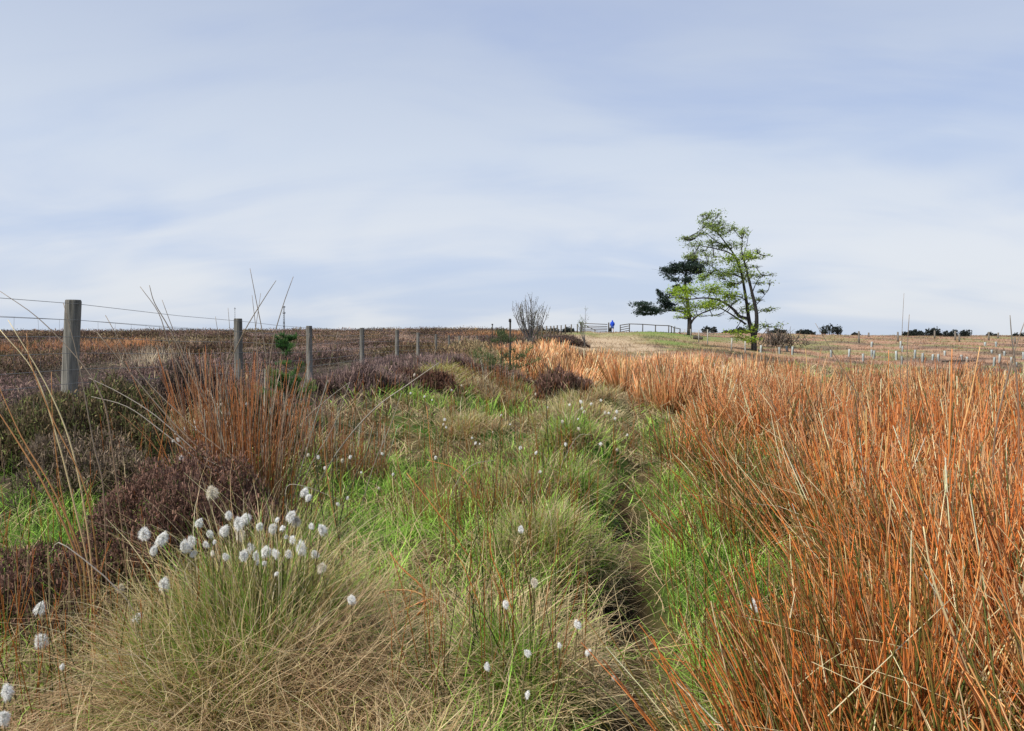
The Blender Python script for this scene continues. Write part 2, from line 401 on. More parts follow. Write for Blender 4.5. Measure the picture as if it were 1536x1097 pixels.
    bag.add(*strands(P, rng.normal(-.6, 1.3, n), U(.9, 1.6, n), U(0, .6, n), U(.15, .42, n), U(.0025, .0045, n), TAN * .6, mixc(STRAW, np.array([.66, .38, .24]), rng.random(n)) * U(.5, 1.4, n)[:, None], 5, cap=1.75, sw=rng.normal(0, 1.0, n)))
    # scattered green-black rush leaves and orange tips among the turf
    x, y = pts(2.2, 14, 8000); k = (z_rush(x, y) < .3) & (z_heath(x, y) < .3) & (z_path(x, y) < .3) & (vnoise(x * 1.4 + 9, y * 1.4) > .45); x, y = x[k], y[k]; n = len(x)
    P = np.stack([x, y, g(x, y) - .02], 1); t = rng.random(n)
    tipc = np.where((t < .5)[:, None], RUST * .9, np.where((t < .75)[:, None], STRAW * .8, np.array([.05, .07, .02])))
    bag.add(*strands(P, rng.random(n) * 6.28, np.abs(rng.normal(0, .2, n)), rng.normal(.05, .2, n), U(.25, .55, n), .0046 * np.maximum(1, y / 4) ** .7, [.04, .06, .015], tipc, 3, tube=True, cexp=.8, taper=.6))
    o = bag.out('grass', M_GRASS)
    tag(o, 'green and straw moor grass growing between the path and heather', 'grass', kind='stuff')
make_grass()

# ------------------------------------------------------------------ RUSH BED
def rush_cols(n, y=None):
    t = rng.random(n); fr = 0 if y is None else sstep(4.5, 12, y)
    tip = mixc(mixc(np.array([.76, .215, .045]), np.array([.74, .34, .155]), np.broadcast_to(fr, (n,))), RUSTL, rng.random(n) ** 2 * .8)
    tip = np.where((t < .14)[:, None], RUSTD * 1.3, tip)
    tip = np.where((t > .93)[:, None], STRAW * 1.15, tip)
    tip = np.where(((t > .80) & (t < .93))[:, None], np.array([.72, .43, .21]), tip)
    tip = np.where(((t > .73) & (t < .78))[:, None], np.array([.46, .21, .10]), tip)
    tip = np.where(((t > .20) & (t < .26))[:, None], np.array([.10, .12, .03]), tip)
    mid = mixc(tip * .95, np.array([.40, .14, .03]), rng.random(n) * .5)
    base = mixc(np.array([.07, .10, .015]), np.array([.20, .065, .016]), rng.random(n))
    return base, mid * U(.8, 1.15, n)[:, None], tip * U(.8, 1.2, n)[:, None]
def make_rushes():
    bag = Bag()
    # near and middle clumps of single stems
    cx, cy = pts(.95, 46, 12500, xm=.80, xa=.9)
    k = rng.random(len(cx)) < z_rush(cx, cy) * (.08 + .92 * sstep(.38, .60, fbm(cx * 1.7, cy * 1.3 + 11, 2)))
    cx, cy = cx[k], cy[k]
    per = (rng.integers(16, 56, len(cx)) * np.interp(cy, [4, 6, 12], [1, 1.0, 1.9])).astype(int)
    i = np.repeat(np.arange(len(cx)), per); n = len(i)
    a = rng.random(n) * 2 * math.pi; r = np.sqrt(rng.random(n))
    cr = U(.06, .17, len(cx)) * np.maximum(1, cy / 6) ** .8
    x = cx[i] + np.cos(a) * r * cr[i]; y = cy[i] + np.sin(a) * r * cr[i]
    tilt = rng.normal(0, .20, (len(cx), 2)); tilt[:, 0] -= .03 * (cy < 9)
    e = x - rush_edge(y)
    vx = np.cos(a) * r * .36 + tilt[i, 0] - .20 * np.exp(-(np.clip(e, 0, None) / .35) ** 2) * (y < 9) + rng.normal(0, .13, n)
    vy = np.sin(a) * r * .34 + tilt[i, 1] - .05 + rng.normal(0, .08, n)
    lean = np.hypot(vx, vy); az = np.arctan2(vy, vx)
    hfield = (.66 + .36 * fbm(x * .8 + 3, y * .8, 2)) * (1 - .15 * np.exp(-(np.clip(e, 0, None) / .4) ** 2)) * np.interp(y, [1, 9, 16, 25, 45], [.92, .92, .86, .72, .62])
    L = hfield * U(.40, 1.08, n) * U(.62, 1.22, len(cx))[i]
    W = .0098 * U(.45, 1.3, n) * np.maximum(.72, y / 3.2) ** .48
    c0, cm, c1 = rush_cols(n, y)
    cb = np.where(rng.random(len(cx)) < .18, U(.40, .7, len(cx)), U(.9, 1.75, len(cx)))[i]; cs = (rng.random(len(cx)) < .10)[i]
    c1 = np.where(cs[:, None], mixc(c1, STRAW * .9, .6 * np.ones(n)), c1) * cb[:, None]; cm = cm * cb[:, None]; c0 = c0 * (cb * .75)[:, None]
    edge = np.exp(-(np.clip(e, 0, None) / .55) ** 2) * (y < 9)
    gk = rng.random(n) < .38 * edge
    c1 = np.where(gk[:, None], mixc(np.array([.14, .17, .04]), RUST * .9, rng.random(n) * .8), c1)
    cm = np.where(gk[:, None], np.array([.11, .16, .035]), cm)
    P = np.stack([x, y, g(x, y) - .03], 1)
    curl = rng.normal(.03, .10, n)
    br = rng.random(n) < .08; curl = np.where(br, U(.8, 2.2, n), curl)
    for sel, ns in ((y < 7, 5), ((y >= 7) & (y < 14), 3), (y >= 14, 2)):
        if ns > 2:
            bag.add(*strands(P[sel], az[sel], lean[sel], curl[sel], L[sel], W[sel], c0[sel], c1[sel], ns, tube=True, taper=.55, cm=cm[sel]))
        else:
            bag.add(*strands(P[sel], az[sel], lean[sel], curl[sel], L[sel], W[sel], c0[sel], c1[sel], 2, taper=.6, cm=cm[sel], tw=rng.normal(0, .5, int(sel.sum()))))
    print('rush stems', n)
    # bleached broken stems lying across the bed
    x, y = pts(1.5, 12, 3500); k = rng.random(len(x)) < z_rush(x, y); x, y = x[k], y[k]; n = len(x)
    P = np.stack([x, y, g(x, y) + U(.1, .6, n)], 1)
    bag.add(*strands(P, rng.random(n) * 6.28, U(.6, 1.6, n), U(-.2, .5, n), U(.12, .4, n),   .0055 * np.maximum(.8, y / 3.2) ** .7, STRAW * .8, STRAW * U(.9, 1.5, n)[:, None], 3, tube=True, taper=.5))
    # green grass blades standing between the stems
    x, y = pts(1.0, 9, 75000); k = rng.random(len(x)) < z_rush(x, y) * (.3 + .7 * np.exp(-(np.clip(x - rush_edge(y), 0, None) / .9))); x, y = x[k], y[k]; n = len(x)
    P = np.stack([x, y, g(x, y) - .02], 1)
    bag.add(*strands(P, rng.random(n) * 6.28, np.abs(rng.normal(0, .25, n)), U(0, .8, n), U(.15, .42, n), .0046 * np.maximum(.8, y / 3) ** .7, DGREEN * .6, mixc(GREEN * .85, YGREEN * .7, rng.random(n)), 3))
    o = bag.out('rushes', M_RUSH)
    tag(o, 'dense rust-orange dry rushes filling the ground right of the path', 'rushes', kind='stuff')
make_rushes()

# ------------------------------------------------------------------ HEATHER (ground cover over the moor)
def tuft(bag, cx, cy, rad, hh, per, W, cols, tb):
    i = np.repeat(np.arange(len(cx)), per); n = len(i)
    a = rng.random(n) * 6.28; r = np.sqrt(rng.random(n))
    x = cx[i] + np.cos(a) * r * rad[i]; y = cy[i] + np.sin(a) * r * rad[i]
    h = hh[i] * np.sqrt(np.clip(1.05 - r * r, .05, 1))
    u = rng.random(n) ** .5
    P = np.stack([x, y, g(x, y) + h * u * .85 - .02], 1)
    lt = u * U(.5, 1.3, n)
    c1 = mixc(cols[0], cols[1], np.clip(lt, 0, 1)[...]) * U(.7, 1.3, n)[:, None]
    hue = np.clip(fbm(cx * .25 + 77, cy * .10, 3) * 2.4 - .7 + rng.normal(0, .12, len(cx)), 0, 1)[i][:, None]
    c1 = c1 * np.where(hue < .3, [1.05, .97, 1.02], np.where(hue < .5, [1.0, 1.0, 1.0], np.where(hue < .72, [1.35, 1.15, .9], [1.15, 1.15, .75]))) * tb[i][:, None]
    c1 = np.where((hue > .93), mixc(c1, STRAW * .75, .5 * np.ones(n)), c1)
    gk = rng.random(n) < cols[3]; c1 = np.where(gk[:, None], cols[2] * U(.7, 1.3, n)[:, None], c1)
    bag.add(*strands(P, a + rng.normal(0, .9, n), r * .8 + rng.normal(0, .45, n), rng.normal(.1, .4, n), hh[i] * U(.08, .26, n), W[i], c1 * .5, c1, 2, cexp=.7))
def make_heather():
    bag = Bag()
    x, y = pts(5, 190, 26000, xm=.80, xa=2, x0=-1e4, x1=8)
    w = z_heath(x, y) * (.35 + .9 * sstep(.35, .55, fbm(x * .5, y * .35 + 5, 3)))
    fx = -3.65 + .03 * y
    w *= 1 - .55 * np.exp(-((x - fx) / .5) ** 2)
    k = rng.random(len(x)) < w; x, y = x[k], y[k]; n = len(x)
    rad = U(.14, .34, n) * np.maximum(1, y / 9) ** .85
    hh = U(.20, .40, n) * np.interp(y, [5, 8, 10, 20, 26, 60, 190], [.8, .85, .62, .56, .72, .9, 1.25])
    pm = fbm(x * .30 + 2, y * .11, 3); hh = hh * np.where(y > 9, .35 + 1.5 * sstep(.36, .62, pm), 1); tb_ = (.42 + 1.05 * sstep(.62, .36, fbm(x * .45 + 21, y * .14 + 4, 3))) * U(.7, 1.35, n); rad = rad * U(.7, 1.8, n); hh = hh * U(.5, 1.6, n)
    tuft(bag, x, y, rad, hh, 46, .0075 * np.maximum(1, y / 5) ** .85, (HEA, HEAL, HEAG, .12), tb_)
    # orange moor grass patches within the heather
    for px, py, wpx, dep, m, cc in [(95, 529, 45, 2.5, 900, RUST), (150, 527, 40, 2.5, 900, RUST), (208, 524, 32, 2.5, 1300, RUST), (290, 522, 20, 2, 260, TAN), (15, 535, 25, 2, 300, RUST * .8), (608, 514, 14, 1.5, 420, TAN), (745, 503, 45, 9, 1500, RUST * .8), (700, 516, 18, 3, 300, TAN), (690, 506, 30, 6, 350, RUST * .6), (230, 552, 40, .8, 500, STRAW)]:
        m = int(m * .55); c = on(px, py); y = c[1] + rng.normal(0, dep * .9, m); x = c[0] + rng.normal(0, wpx / F * c[1] * .55, m) + (y - c[1]) * c[0] / c[1]
        bag.add(*strands(np.stack([x, y, g(x, y)], 1), rng.random(m) * 6.28, np.abs(rng.normal(0, .25, m)), U(0, .5, m), U(.35, .7, m), .004 * np.maximum(1, c[1] / 5) ** .9, cc * .4, mixc(cc * np.array([.80, .85, 1.2]), TAN * .9, rng.random(m) * .8) * U(1.0, 1.6, m)[:, None], 2))
    o = bag.out('heather', M_HEATH)
    tag(o, 'dull brown and purple heather covering the moor beyond the wire fence', 'heather', kind='stuff')
make_heather()

# ------------------------------------------------------------------ ROUGH FAR GROUND COVER, right and centre
def make_rough():
    bag = Bag()
    x, y = pts(13, 170, 90000, xm=.80, xa=2)
    d = x - path_x(y)
    k = (z_heath(x, y) < .3) & (z_rush(x, y) < .3) & (rng.random(len(x)) < 1 - .85 * z_pale(x, y)); x, y = x[k], y[k]; n = len(x)
    gf = z_green_far(x, y); a = fbm(x * .35, y * .25 + 20, 3); b = fbm(x * .3 + 50, y * .18, 3)
    c = mixc(np.array([.50, .30, .19]), np.array([.30, .31, .12]), sstep(.50, .64, a))
    c = mixc(c, np.array([.52, .24, .10]), .8 * (rng.random(n) < .35))
    c = mixc(c, np.array([.16, .11, .085]), .9 * sstep(.56, .64, b))
    c = mixc(c, np.array([.16, .30, .06]), np.clip(gf * 1.3, 0, 1) * (rng.random(n) < .8))
    c = c * U(.7, 1.25, n)[:, None]
    L = U(.12, .34, n) * (1 - .4 * gf)
    bag.add(*strands(np.stack([x, y, g(x, y) - .02], 1), rng.random(n) * 6.28, np.abs(rng.normal(0, .5, n)), U(0, .9, n), L, .0042 * np.maximum(1, y / 5) ** .9, c * .45, c, 2))
    # pale trodden straw below the gate, lying flat
    x, y = pts(38, 116, 16000, x0=-3, x1=24); k = (z_pale(x, y) > .3); x, y = x[k], y[k]; n = len(x)
    c = mixc(np.array([.60, .46, .30]), np.array([.40, .28, .17]), rng.random(n))
    bag.add(*strands(np.stack([x, y, g(x, y)], 1), rng.random(n) * 6.28, U(.8, 1.5, n), U(0, .2, n), U(.1, .3, n), .0045 * (y / 5) ** .9, c * .7, c, 2))
    o = bag.out('rough_grass', M_GRASS)
    tag(o, 'rough tan and olive grass over the far ground around the trees', 'grass', kind='stuff')
make_rough()

# ------------------------------------------------------------------ TUSSOCKS (single plants)
def tussock(x, y, r, h, n, pal, label, name='grass_tussock', cat='tussock', core=None, droop=1.6, az0=None, group=None, wid=.0022):
    bag = Bag(); z = g1(x, y); wid = wid * 2.3; n = int(n * .36)
    # several growing points make an uneven crown
    kc = 6; cc = rng.normal(0, .40, (kc, 2)) * r; hk = U(.5, 1.15, kc); i = rng.integers(0, kc, n)
    a = rng.random(n) * 6.28; rr = np.sqrt(rng.random(n)) * .30
    P = np.stack([x + cc[i, 0] + np.cos(a) * rr * r, y + cc[i, 1] + np.sin(a) * rr * r, np.zeros(n)], 1); P[:, 2] = g(P[:, 0], P[:, 1]) - .03
    out = np.arctan2(P[:, 1] - y, P[:, 0] - x); rc = np.hypot(P[:, 0] - x, P[:, 1] - y) / r
    if az0 is not None:
        k = rng.random(n) < .6; out = np.where(k, az0 + rng.normal(0, .7, n), out)
    erect = rng.random(n) < .45
    L = h * hk[i] * np.where(erect, U(.7, 1.25, n), U(.8, 1.8, n)); lean = np.where(erect, np.abs(rng.normal(.12, .34, n)), .25 + rc * .6 + rng.normal(0, .40, n))
    curl = droop * np.where(erect, U(0, .55, n), U(.3, 1.35, n))
    tip = pal[rng.integers(0, len(pal), n)] * U(.6, 1.3, n)[:, None]
    tip = np.where(erect[:, None], tip * np.array([.92, .94, .72]), tip)
    tip = np.where((rng.random(n) < .12)[:, None], np.array([.86, .74, .50]), tip)
    base = mixc(DGREEN * .4, np.array([.07, .055, .02]), rng.random(n))  # dark feet: shadow inside the tussock painted into the blades
    if core is not None:
        k = (rng.random(n) < core); tip[k] = GREEN * U(.45, 1.1, int(k.sum()))[:, None]; L[k] *= .75; curl[k] *= .35
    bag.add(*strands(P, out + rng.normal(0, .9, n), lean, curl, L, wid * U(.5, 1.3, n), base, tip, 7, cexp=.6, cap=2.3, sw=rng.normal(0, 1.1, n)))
    # skirt of old dead leaves, tangled
    m = n // 3; a = rng.random(m) * 6.28
    P = np.stack([x + np.cos(a) * r * U(.2, .85, m), y + np.sin(a) * r * U(.2, .85, m), np.zeros(m)], 1); P[:, 2] = g(P[:, 0], P[:, 1]) + h * U(0, .35, m)
    bag.add(*strands(P, a + rng.normal(0, 1.0, m), U(.5, 1.5, m), U(.1, 1.0, m), h * U(.4, 1.2, m), wid * U(.5, 1.0, m), TAN * .5, mixc(TAN, STRAW * 1.1, rng.random(m)), 6, cap=2.2, sw=rng.normal(0, 1.6, m)))
    o = bag.out(name, M_GRASS, origin=(x, y, z)); tag(o, label, cat, group); return o
P_PALE = np.array([STRAW * 1.05, STRAW * 1.2, TAN * 1.2, [.50, .42, .17], [.30, .32, .08]])
P_GRN = np.array([GREEN, GREEN * 1.1, YGREEN * .9, [.10, .20, .03], STRAW * .8])
P_MIX = np.array([STRAW, YGREEN, [.30, .32, .10], TAN, STRAW * 1.1])
P_BRN = np.array([TAN, [.22, .14, .08], STRAW * .9, RED, [.26, .17, .09]])
tussock(-.84, 2.42, .52, .42, 21000, P_PALE, 'large pale drooping grass tussock below the cottongrass cluster, bottom left', core=.30)
tussock(-1.55, 2.05, .45, .20, 6000, P_BRN, 'low reddish dead grass tussock at the lower left edge', droop=2.2)
tussock(-.42, 1.95, .34, .24, 5000, P_PALE, 'straw coloured tussock hanging down at the bottom beside the large tussock', droop=2.1)
tussock(.04, 2.50, .34, .25, 8000, P_GRN, 'bright green tussock left of the path at the bottom', core=.5)
tussock(.20, 3.75, .36, .24, 6000, P_MIX, 'green and straw tussock overhanging the path with brown dead leaves', az0=0.0, core=.3)
tussock(.24, 5.25, .42, .26, 6000, P_GRN, 'green tussock beside the dark hole in the path', az0=-.3, core=.4, wid=.003)
tussock(.55, 7.2, .5, .24, 4500, P_GRN, 'bright green tussock left of the path behind the dark hole', wid=.004)
tussock(-.35, 12.6, .55, .28, 3500, P_BRN, 'brown straw tussock in the middle of the grass strip', wid=.006)
tussock(2.85, 16.6, .55, .40, 3500, np.array([STRAW, STRAW * 1.15, [.5, .33, .17]]), 'rounded pale straw tussock at the far end of the path', wid=.007)
tussock(.75, 9.6, .6, .26, 4500, P_MIX, 'straw tussock left of the path among small cottongrass heads', wid=.005)
tussock(-.6, 8.9, .55, .24, 4000, P_MIX, 'pale tussock in the grass strip beside a reddish patch', wid=.005)
tussock(-2.95, 6.1, .55, .34, 4500, np.array([STRAW, STRAW * 1.1, [.36, .30, .12]]), 'straw tussock among the heather right of the nearest fence post', wid=.0045)
tussock(-1.5, 14.6, .9, .22, 4500, np.array([[.42, .40, .06], YGREEN, STRAW]), 'yellow green tussock in front of the purple heather mound', wid=.006)
tussock(1.2, 11.6, .5, .25, 3000, P_MIX, 'loose straw and green tussock beside the shaded bend in the path', wid=.006)
tussock(-4.35, 6.6, .6, .26, 3500, np.array([YGREEN, YGREEN * 1.2, STRAW]), 'light green tussock under the fence wires at the left edge', wid=.005)

# ------------------------------------------------------------------ HEATHER BUSHES (single plants)
def heather_bush(x, y, rx, ry, h, n, label, tint=(HEA, HEAL), green=.08, gcol=HEAG, W=.004, leaf=.05):
    z = g1(x, y); o = thing('heather_bush', label, 'heather bush', (x, y, z))
    # woody stems
    bag = Bag(); m = 110
    a = rng.random(m) * 6.28; rr = np.sqrt(rng.random(m))
    P = np.stack([np.cos(a) * rr * rx * .35, np.sin(a) * rr * ry * .35, np.full(m, -.05)], 1)
    bag.add(*strands(P, a, rr * .8 + .05, rng.normal(.1, .3, m), h * U(.7, 1.1, m), W * 1.3, HEA * .7, HEA, 4, tube=True, taper=.5))
    m = 160; a = rng.random(m) * 6.28; rr = np.sqrt(rng.random(m)); P = np.stack([np.cos(a) * rr * rx * .9, np.sin(a) * rr * ry * .9, np.zeros(m)], 1); P[:, 2] = g(P[:, 0] + x, P[:, 1] + y) - z + h * .45 * (1 - rr * rr)
    bag.add(*strands(P, rng.random(m) * 6.28, np.abs(rng.normal(0, .5, m)), rng.normal(.1, .4, m), h * U(.3, .75, m), W * .6, HEA * 1.2, np.where((rng.random(m) < .4)[:, None], TAN * .9, HEAL * 1.3), 3, tube=True, taper=.6))
    if y < 10:
        bag.out('woody_growth', M_HEATH, o); bag = Bag()
    lump = rng.random(24) * 6.28
    a = rng.random(n) * 6.28; r = np.sqrt(rng.random(n)) * (.92 + .22 * np.sin(3 * a + lump[0]) + .13 * np.sin(7 * a + lump[1]))
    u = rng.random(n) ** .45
    lx, ly = np.cos(a) * r * rx, np.sin(a) * r * ry
    top = h * np.sqrt(np.clip(1.08 - r * r * .95, .02, 1)) * (.30 + 1.35 * fbm((lx + x) * 3.2 / rx, (ly + y) * 3.2 / rx + 31, 3))
    gz = g(lx + x, ly + y) - z
    P = np.stack([lx, ly, gz + top * u], 1)
    c = mixc(tint[0], tint[1], np.clip(u * U(.3, 1.2, n), 0, 1)) * U(.65, 1.3, n)[:, None]  # shaded depths and lit top painted in, lighter with height
    k = rng.random(n) < green; c[k] = gcol * U(.6, 1.4, int(k.sum()))[:, None]
    tl = rng.random(n) < .16
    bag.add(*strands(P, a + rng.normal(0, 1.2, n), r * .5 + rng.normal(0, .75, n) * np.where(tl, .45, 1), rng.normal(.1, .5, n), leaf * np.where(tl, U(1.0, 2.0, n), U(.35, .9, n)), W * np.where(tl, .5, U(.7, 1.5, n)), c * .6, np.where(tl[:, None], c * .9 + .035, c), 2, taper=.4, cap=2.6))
    bag.out('foliage', M_HEATH, o)
    return o
BRN = (np.array([.050, .030, .024]), np.array([.36, .205, .15]))
PUR = (np.array([.080, .055, .048]), np.array([.42, .285, .245]))
heather_bush(-1.52, 3.55, .62, .42,   .47, 38000, 'dark brown heather bush behind the cottongrass cluster, nearest the camera', BRN, .08, np.array([.10, .12, .035]), .0060, .030)
heather_bush(-2.02, 3.1, .34, .28, .26, 9000, 'low brown heather bush left of the cottongrass cluster', BRN, .05, W=.006, leaf=.03)
heather_bush(-3.25, 5.2, .95, .60, .50, 30000, 'dark olive heather bush below the nearest fence post at left', (np.array([.06, .048, .03]), np.array([.30, .22, .125])), .30, np.array([.21, .24, .08]), .0095, .045)
heather_bush(-2.55, 4.55, .55, .40, .30, 12000, 'low greyish brown heather bush in front of the dark olive one', (np.array([.08, .06, .045]), np.array([.40, .30, .21])), .15, W=.0075, leaf=.04)
heather_bush(-3.15, 6.9, .75, .55, .52, 15000, 'blackish heather bush right of the nearest fence post', (HEA * .8, HEAL * .62), .05, W=.011, leaf=.055)
heather_bush(-2.2, 6.3, .40, .4, .36, 9000, 'small dark green heather bush right of the tall rush clump', (np.array([.04, .035, .02]), np.array([.12, .10, .06])), .3, W=.009, leaf=.05)
heather_bush(-1.9, 17.2, 2.1, 1.7, .27, 24000, 'broad purple brown heather mound in front of the fence line', PUR, .06, W=.020, leaf=.12)
heather_bush(1.0, 14.2, .6, .5, .42, 7000, 'dark brown heather clump in the grass left of the path end', BRN, .05, W=.017, leaf=.10)
heather_bush(-1.55, 12.2, .75, .5, .25, 7000, 'reddish brown heather clump on the left of the grass strip', (BRN[0], np.array([.26, .13, .085])), .1, W=.015, leaf=.09)
heather_bush(-2.3, 11.2, .8, .6, .36, 9000, 'grey brown twiggy heather bush behind the bleached leaning stem', PUR, .04, W=.015, leaf=.11)
heather_bush(3.3, 50, 1.9, 1.6, .48, 7000, 'dark flat heather mound right of the bare shrub', (HEA, np.array([.22, .145, .12])), .05, W=.04, leaf=.2)

# ------------------------------------------------------------------ TALL STEMS placed one by one
def stem(bag, pix, d0, d1, w, c0, c1, ground=True):
    """a long stem through photo points, running from its foot (first point) to its tip"""
    n = len(pix); p = [at(a, b, d0 + (d1 - d0) * i / (n - 1)) for i, (a, b) in enumerate(pix)]
    if ground:
        f = p[0].copy(); f[2] = g1(f[0], f[1]) - .03
        if f[2] < p[0][2] - .02: p = [f] + p
    tube(bag, p, [w, w * .85, w * .38], [c0, mixc(c0, c1, .6), c1, c1], k=5, sub=4)
    return p[0]
def clump(name, label, cat, base_px, d, n, spread, h, stems, cols=None, w=.0045, az=None, wst=.0035, tall=(RUST * .6, STRAW * .7)):
    b = at(base_px[0], base_px[1], d); z = g1(b[0], b[1])
    o = thing(name, label, cat, (b[0], b[1], z))
    bag = Bag(); a = rng.random(n) * 6.28; r = np.sqrt(rng.random(n))
    x, y = b[0] + np.cos(a) * r * spread, b[1] + np.sin(a) * r * spread * .7
    c0, cm, c1 = rush_cols(n) if cols is None else cols(n)
    vx, vy = np.cos(a) * r * .15 + rng.normal(0, .09, n) - .02, np.sin(a) * r * .15 + rng.normal(0, .09, n)
    V, Q, C = strands(np.stack([x, y, g(x, y) - .03], 1), np.arctan2(vy, vx), np.hypot(vx, vy), np.where(rng.random(n) < .08, U(.5, 1.8, n), rng.normal(.03, .15, n)), h * U(.35, 1.0, n), w * U(.7, 1.2, n), c0, c1, 5, tube=True, taper=.55, cm=cm)
    bag.add(V - np.array([b[0], b[1], z]), Q, C)
    bag.out('foliage', M_RUSH, o)
    for s in stems:
        pix = s[0]; dd = s[1] if len(s) > 1 else d; wq = s[2] if len(s) > 2 else wst; cc = s[3] if len(s) > 3 else tall
        bag = Bag(); stem(bag, pix, dd, dd, wq, *cc)
        bag.V = [v - np.array([b[0], b[1], z], np.float32) for v in bag.V]
        bag.out('stem', M_RUSH, o)
    return o
def brown_cols(n):
    c0, cm, c1 = rush_cols(n); return c0 * .8, cm * np.array([.66, .82, 1.15]), c1 * np.array([.78, .96, 1.4])
def dark_cols(n):
    t = rng.random(n); c = mixc(np.array([.035, .055, .014]), np.array([.07, .10, .025]), t)
    tip = np.where((t > .55)[:, None], RUST * .8, c); return c * .8, c, tip
def orange_cols(n):
    t = rng.random(n); return mixc(np.array([.06, .08, .02]), np.array([.12, .08, .02]), t), mixc(np.array([.12, .10, .03]), RUST * .8, t), mixc(RUST * .85, STRAW * .9, rng.random(n) * .8)
GREY = (np.array([.16, .11, .07]), np.array([.38, .33, .27]))
DARK = (np.array([.03, .045, .015]), np.array([.05, .06, .025]))
ORG = (np.array([.10, .07, .02]), np.array([.52, .25, .09]))
PAL = (np.array([.26, .14, .07]), np.array([.27, .21, .15]))

clump('rush_clump', 'orange stems fanning to the left at the left edge in front of the fence', 'rush clump', (150, 900), 2.75, 40, .10, .30, [
    ([(135, 870), (112, 760), (85, 655), (52, 560), (0, 495)], 2.8, .0036, (RUST * .5, STRAW * .9)),
    ([(140, 880), (126, 760), (104, 660), (68, 575), (12, 480)], 2.75, .0036, (RUST * .6, STRAW * .9)),
    ([(150, 890), (130, 740), (82, 635), (46, 545), (40, 500)], 2.7, .0030, ORG),
    ([(120, 860), (75, 745), (28, 665), (-8, 610)], 2.6, .0042, ORG),
    ([(128, 860), (85, 745), (32, 655), (-10, 560)], 2.65, .0036, ORG),
    ([(160, 880), (155, 735), (140, 665), (117, 540), (95, 455)], 2.9, .0032, PAL),
    ([(190, 860), (165, 650), (150, 590), (118, 540), (58, 478), (0, 437)], 3.0, .0034, PAL),
    ([(130, 880), (96, 760), (80, 640), (77, 558)], 2.75, .0026, ORG),
    ([(210, 930), (100, 820), (75, 830)], 2.4, .0028, GREY)], orange_cols)
clump('rush_clump', 'tall dense brown rush clump with long stems crossing the skyline', 'rush clump', (358, 725), 4.15, 600, .25, 1.10, [
    ([(330, 740), (318, 660), (288, 590), (255, 520), (238, 470), (210, 430)], 4.1, .0042, PAL),
    ([(345, 740), (325, 640), (285, 560), (255, 495), (232, 455), (224, 428)], 4.0, .0044, PAL),
    ([(352, 740), (330, 640), (290, 560), (262, 500), (243, 450)], 4.1, .0038, PAL),
    ([(405, 720), (404, 600), (397, 520), (384, 450), (375, 403)], 4.2, .0040, PAL),
    ([(330, 730), (334, 620), (340, 560), (365, 500), (395, 450), (414, 421)], 4.1, .0042, PAL),
    ([(395, 730), (400, 600), (408, 520), (424, 460), (440, 415)], 4.1, .0042, PAL),
    ([(385, 730), (387, 580), (384, 500), (378, 443)], 4.3, .0036, PAL),
    ([(372, 730), (374, 600), (380, 520), (391, 440)], 4.3, .0032, PAL),
    ([(350, 730), (340, 600), (330, 520), (323, 475)], 4.3, .0032, PAL),
    ([(345, 730), (345, 600), (346, 520), (342, 462)], 4.3, .0030, PAL),
    ([(385, 730), (350, 690), (290, 640), (210, 560), (158, 473)], 3.9, .0044, (RUST * .6, PAL[1])),
    ([(370, 730), (330, 700), (265, 640), (200, 565), (145, 498)], 3.8, .0044, (RUST * .6, PAL[1])),
    ([(380, 730), (310, 690), (235, 625), (180, 590), (133, 567)], 3.8, .0038, GREY),
    ([(370, 735), (310, 700), (240, 645), (190, 610), (137, 595)], 3.8, .0038, GREY),
    ([(240, 840), (235, 720), (245, 650), (254, 590)], 3.6, .0034, (DARK[0], RUST * .7)),
    ([(330, 800), (332, 700), (331, 580), (355, 500)], 3.9, .0040, (DARK[0], PAL[1])),
    ([(420, 730), (410, 640), (430, 600), (445, 560)], 4.2, .0030, PAL)], brown_cols, w=.0062)
clump('rush_clump', 'thin brown rush clump with bleached stems left of the grass strip', 'rush clump', (485, 680), 6.4, 420, .55, .62, [
    ([(430, 830), (455, 770), (505, 680), (560, 615), (612, 577), (660, 543)], 4.6, .0052, (DARK[0] * 2, GREY[1])),
    ([(445, 760), (465, 700), (500, 640), (525, 573)], 5.0, .0040, GREY),
    ([(540, 770), (560, 700), (585, 640), (602, 590)], 5.2, .0038, GREY),
    ([(420, 720), (450, 640), (490, 600), (525, 573)], 6.0, .0040, GREY),
    ([(458, 690), (460, 560), (464, 500)], 6.2, .0040, PAL),
    ([(486, 640), (492, 560), (507, 497)], 6.8, .0044, PAL)], brown_cols, w=.0065)
clump('rush_clump', 'dark green stems standing right of the cottongrass cluster', 'rush clump', (510, 885), 3.0, 46, .10, .42, [
    ([(520, 900), (490, 800), (478, 730), (470, 640)], 3.0, .0034, DARK),
    ([(525, 900), (505, 790), (498, 720), (505, 640)], 3.05, .0034, DARK),
    ([(515, 890), (470, 800), (470, 740), (482, 690)], 2.95, .0036, DARK),
    ([(520, 900), (510, 780), (545, 690), (575, 620)], 3.2, .0030, DARK),
    ([(530, 900), (500, 770), (488, 690), (486, 660)], 3.1, .0030, ORG),
    ([(500, 880), (455, 790), (452, 730)], 2.9, .0036, DARK),
    ([(440, 830), (428, 740), (450, 728), (510, 750)], 3.3, .0026, GREY)], dark_cols, w=.0042)
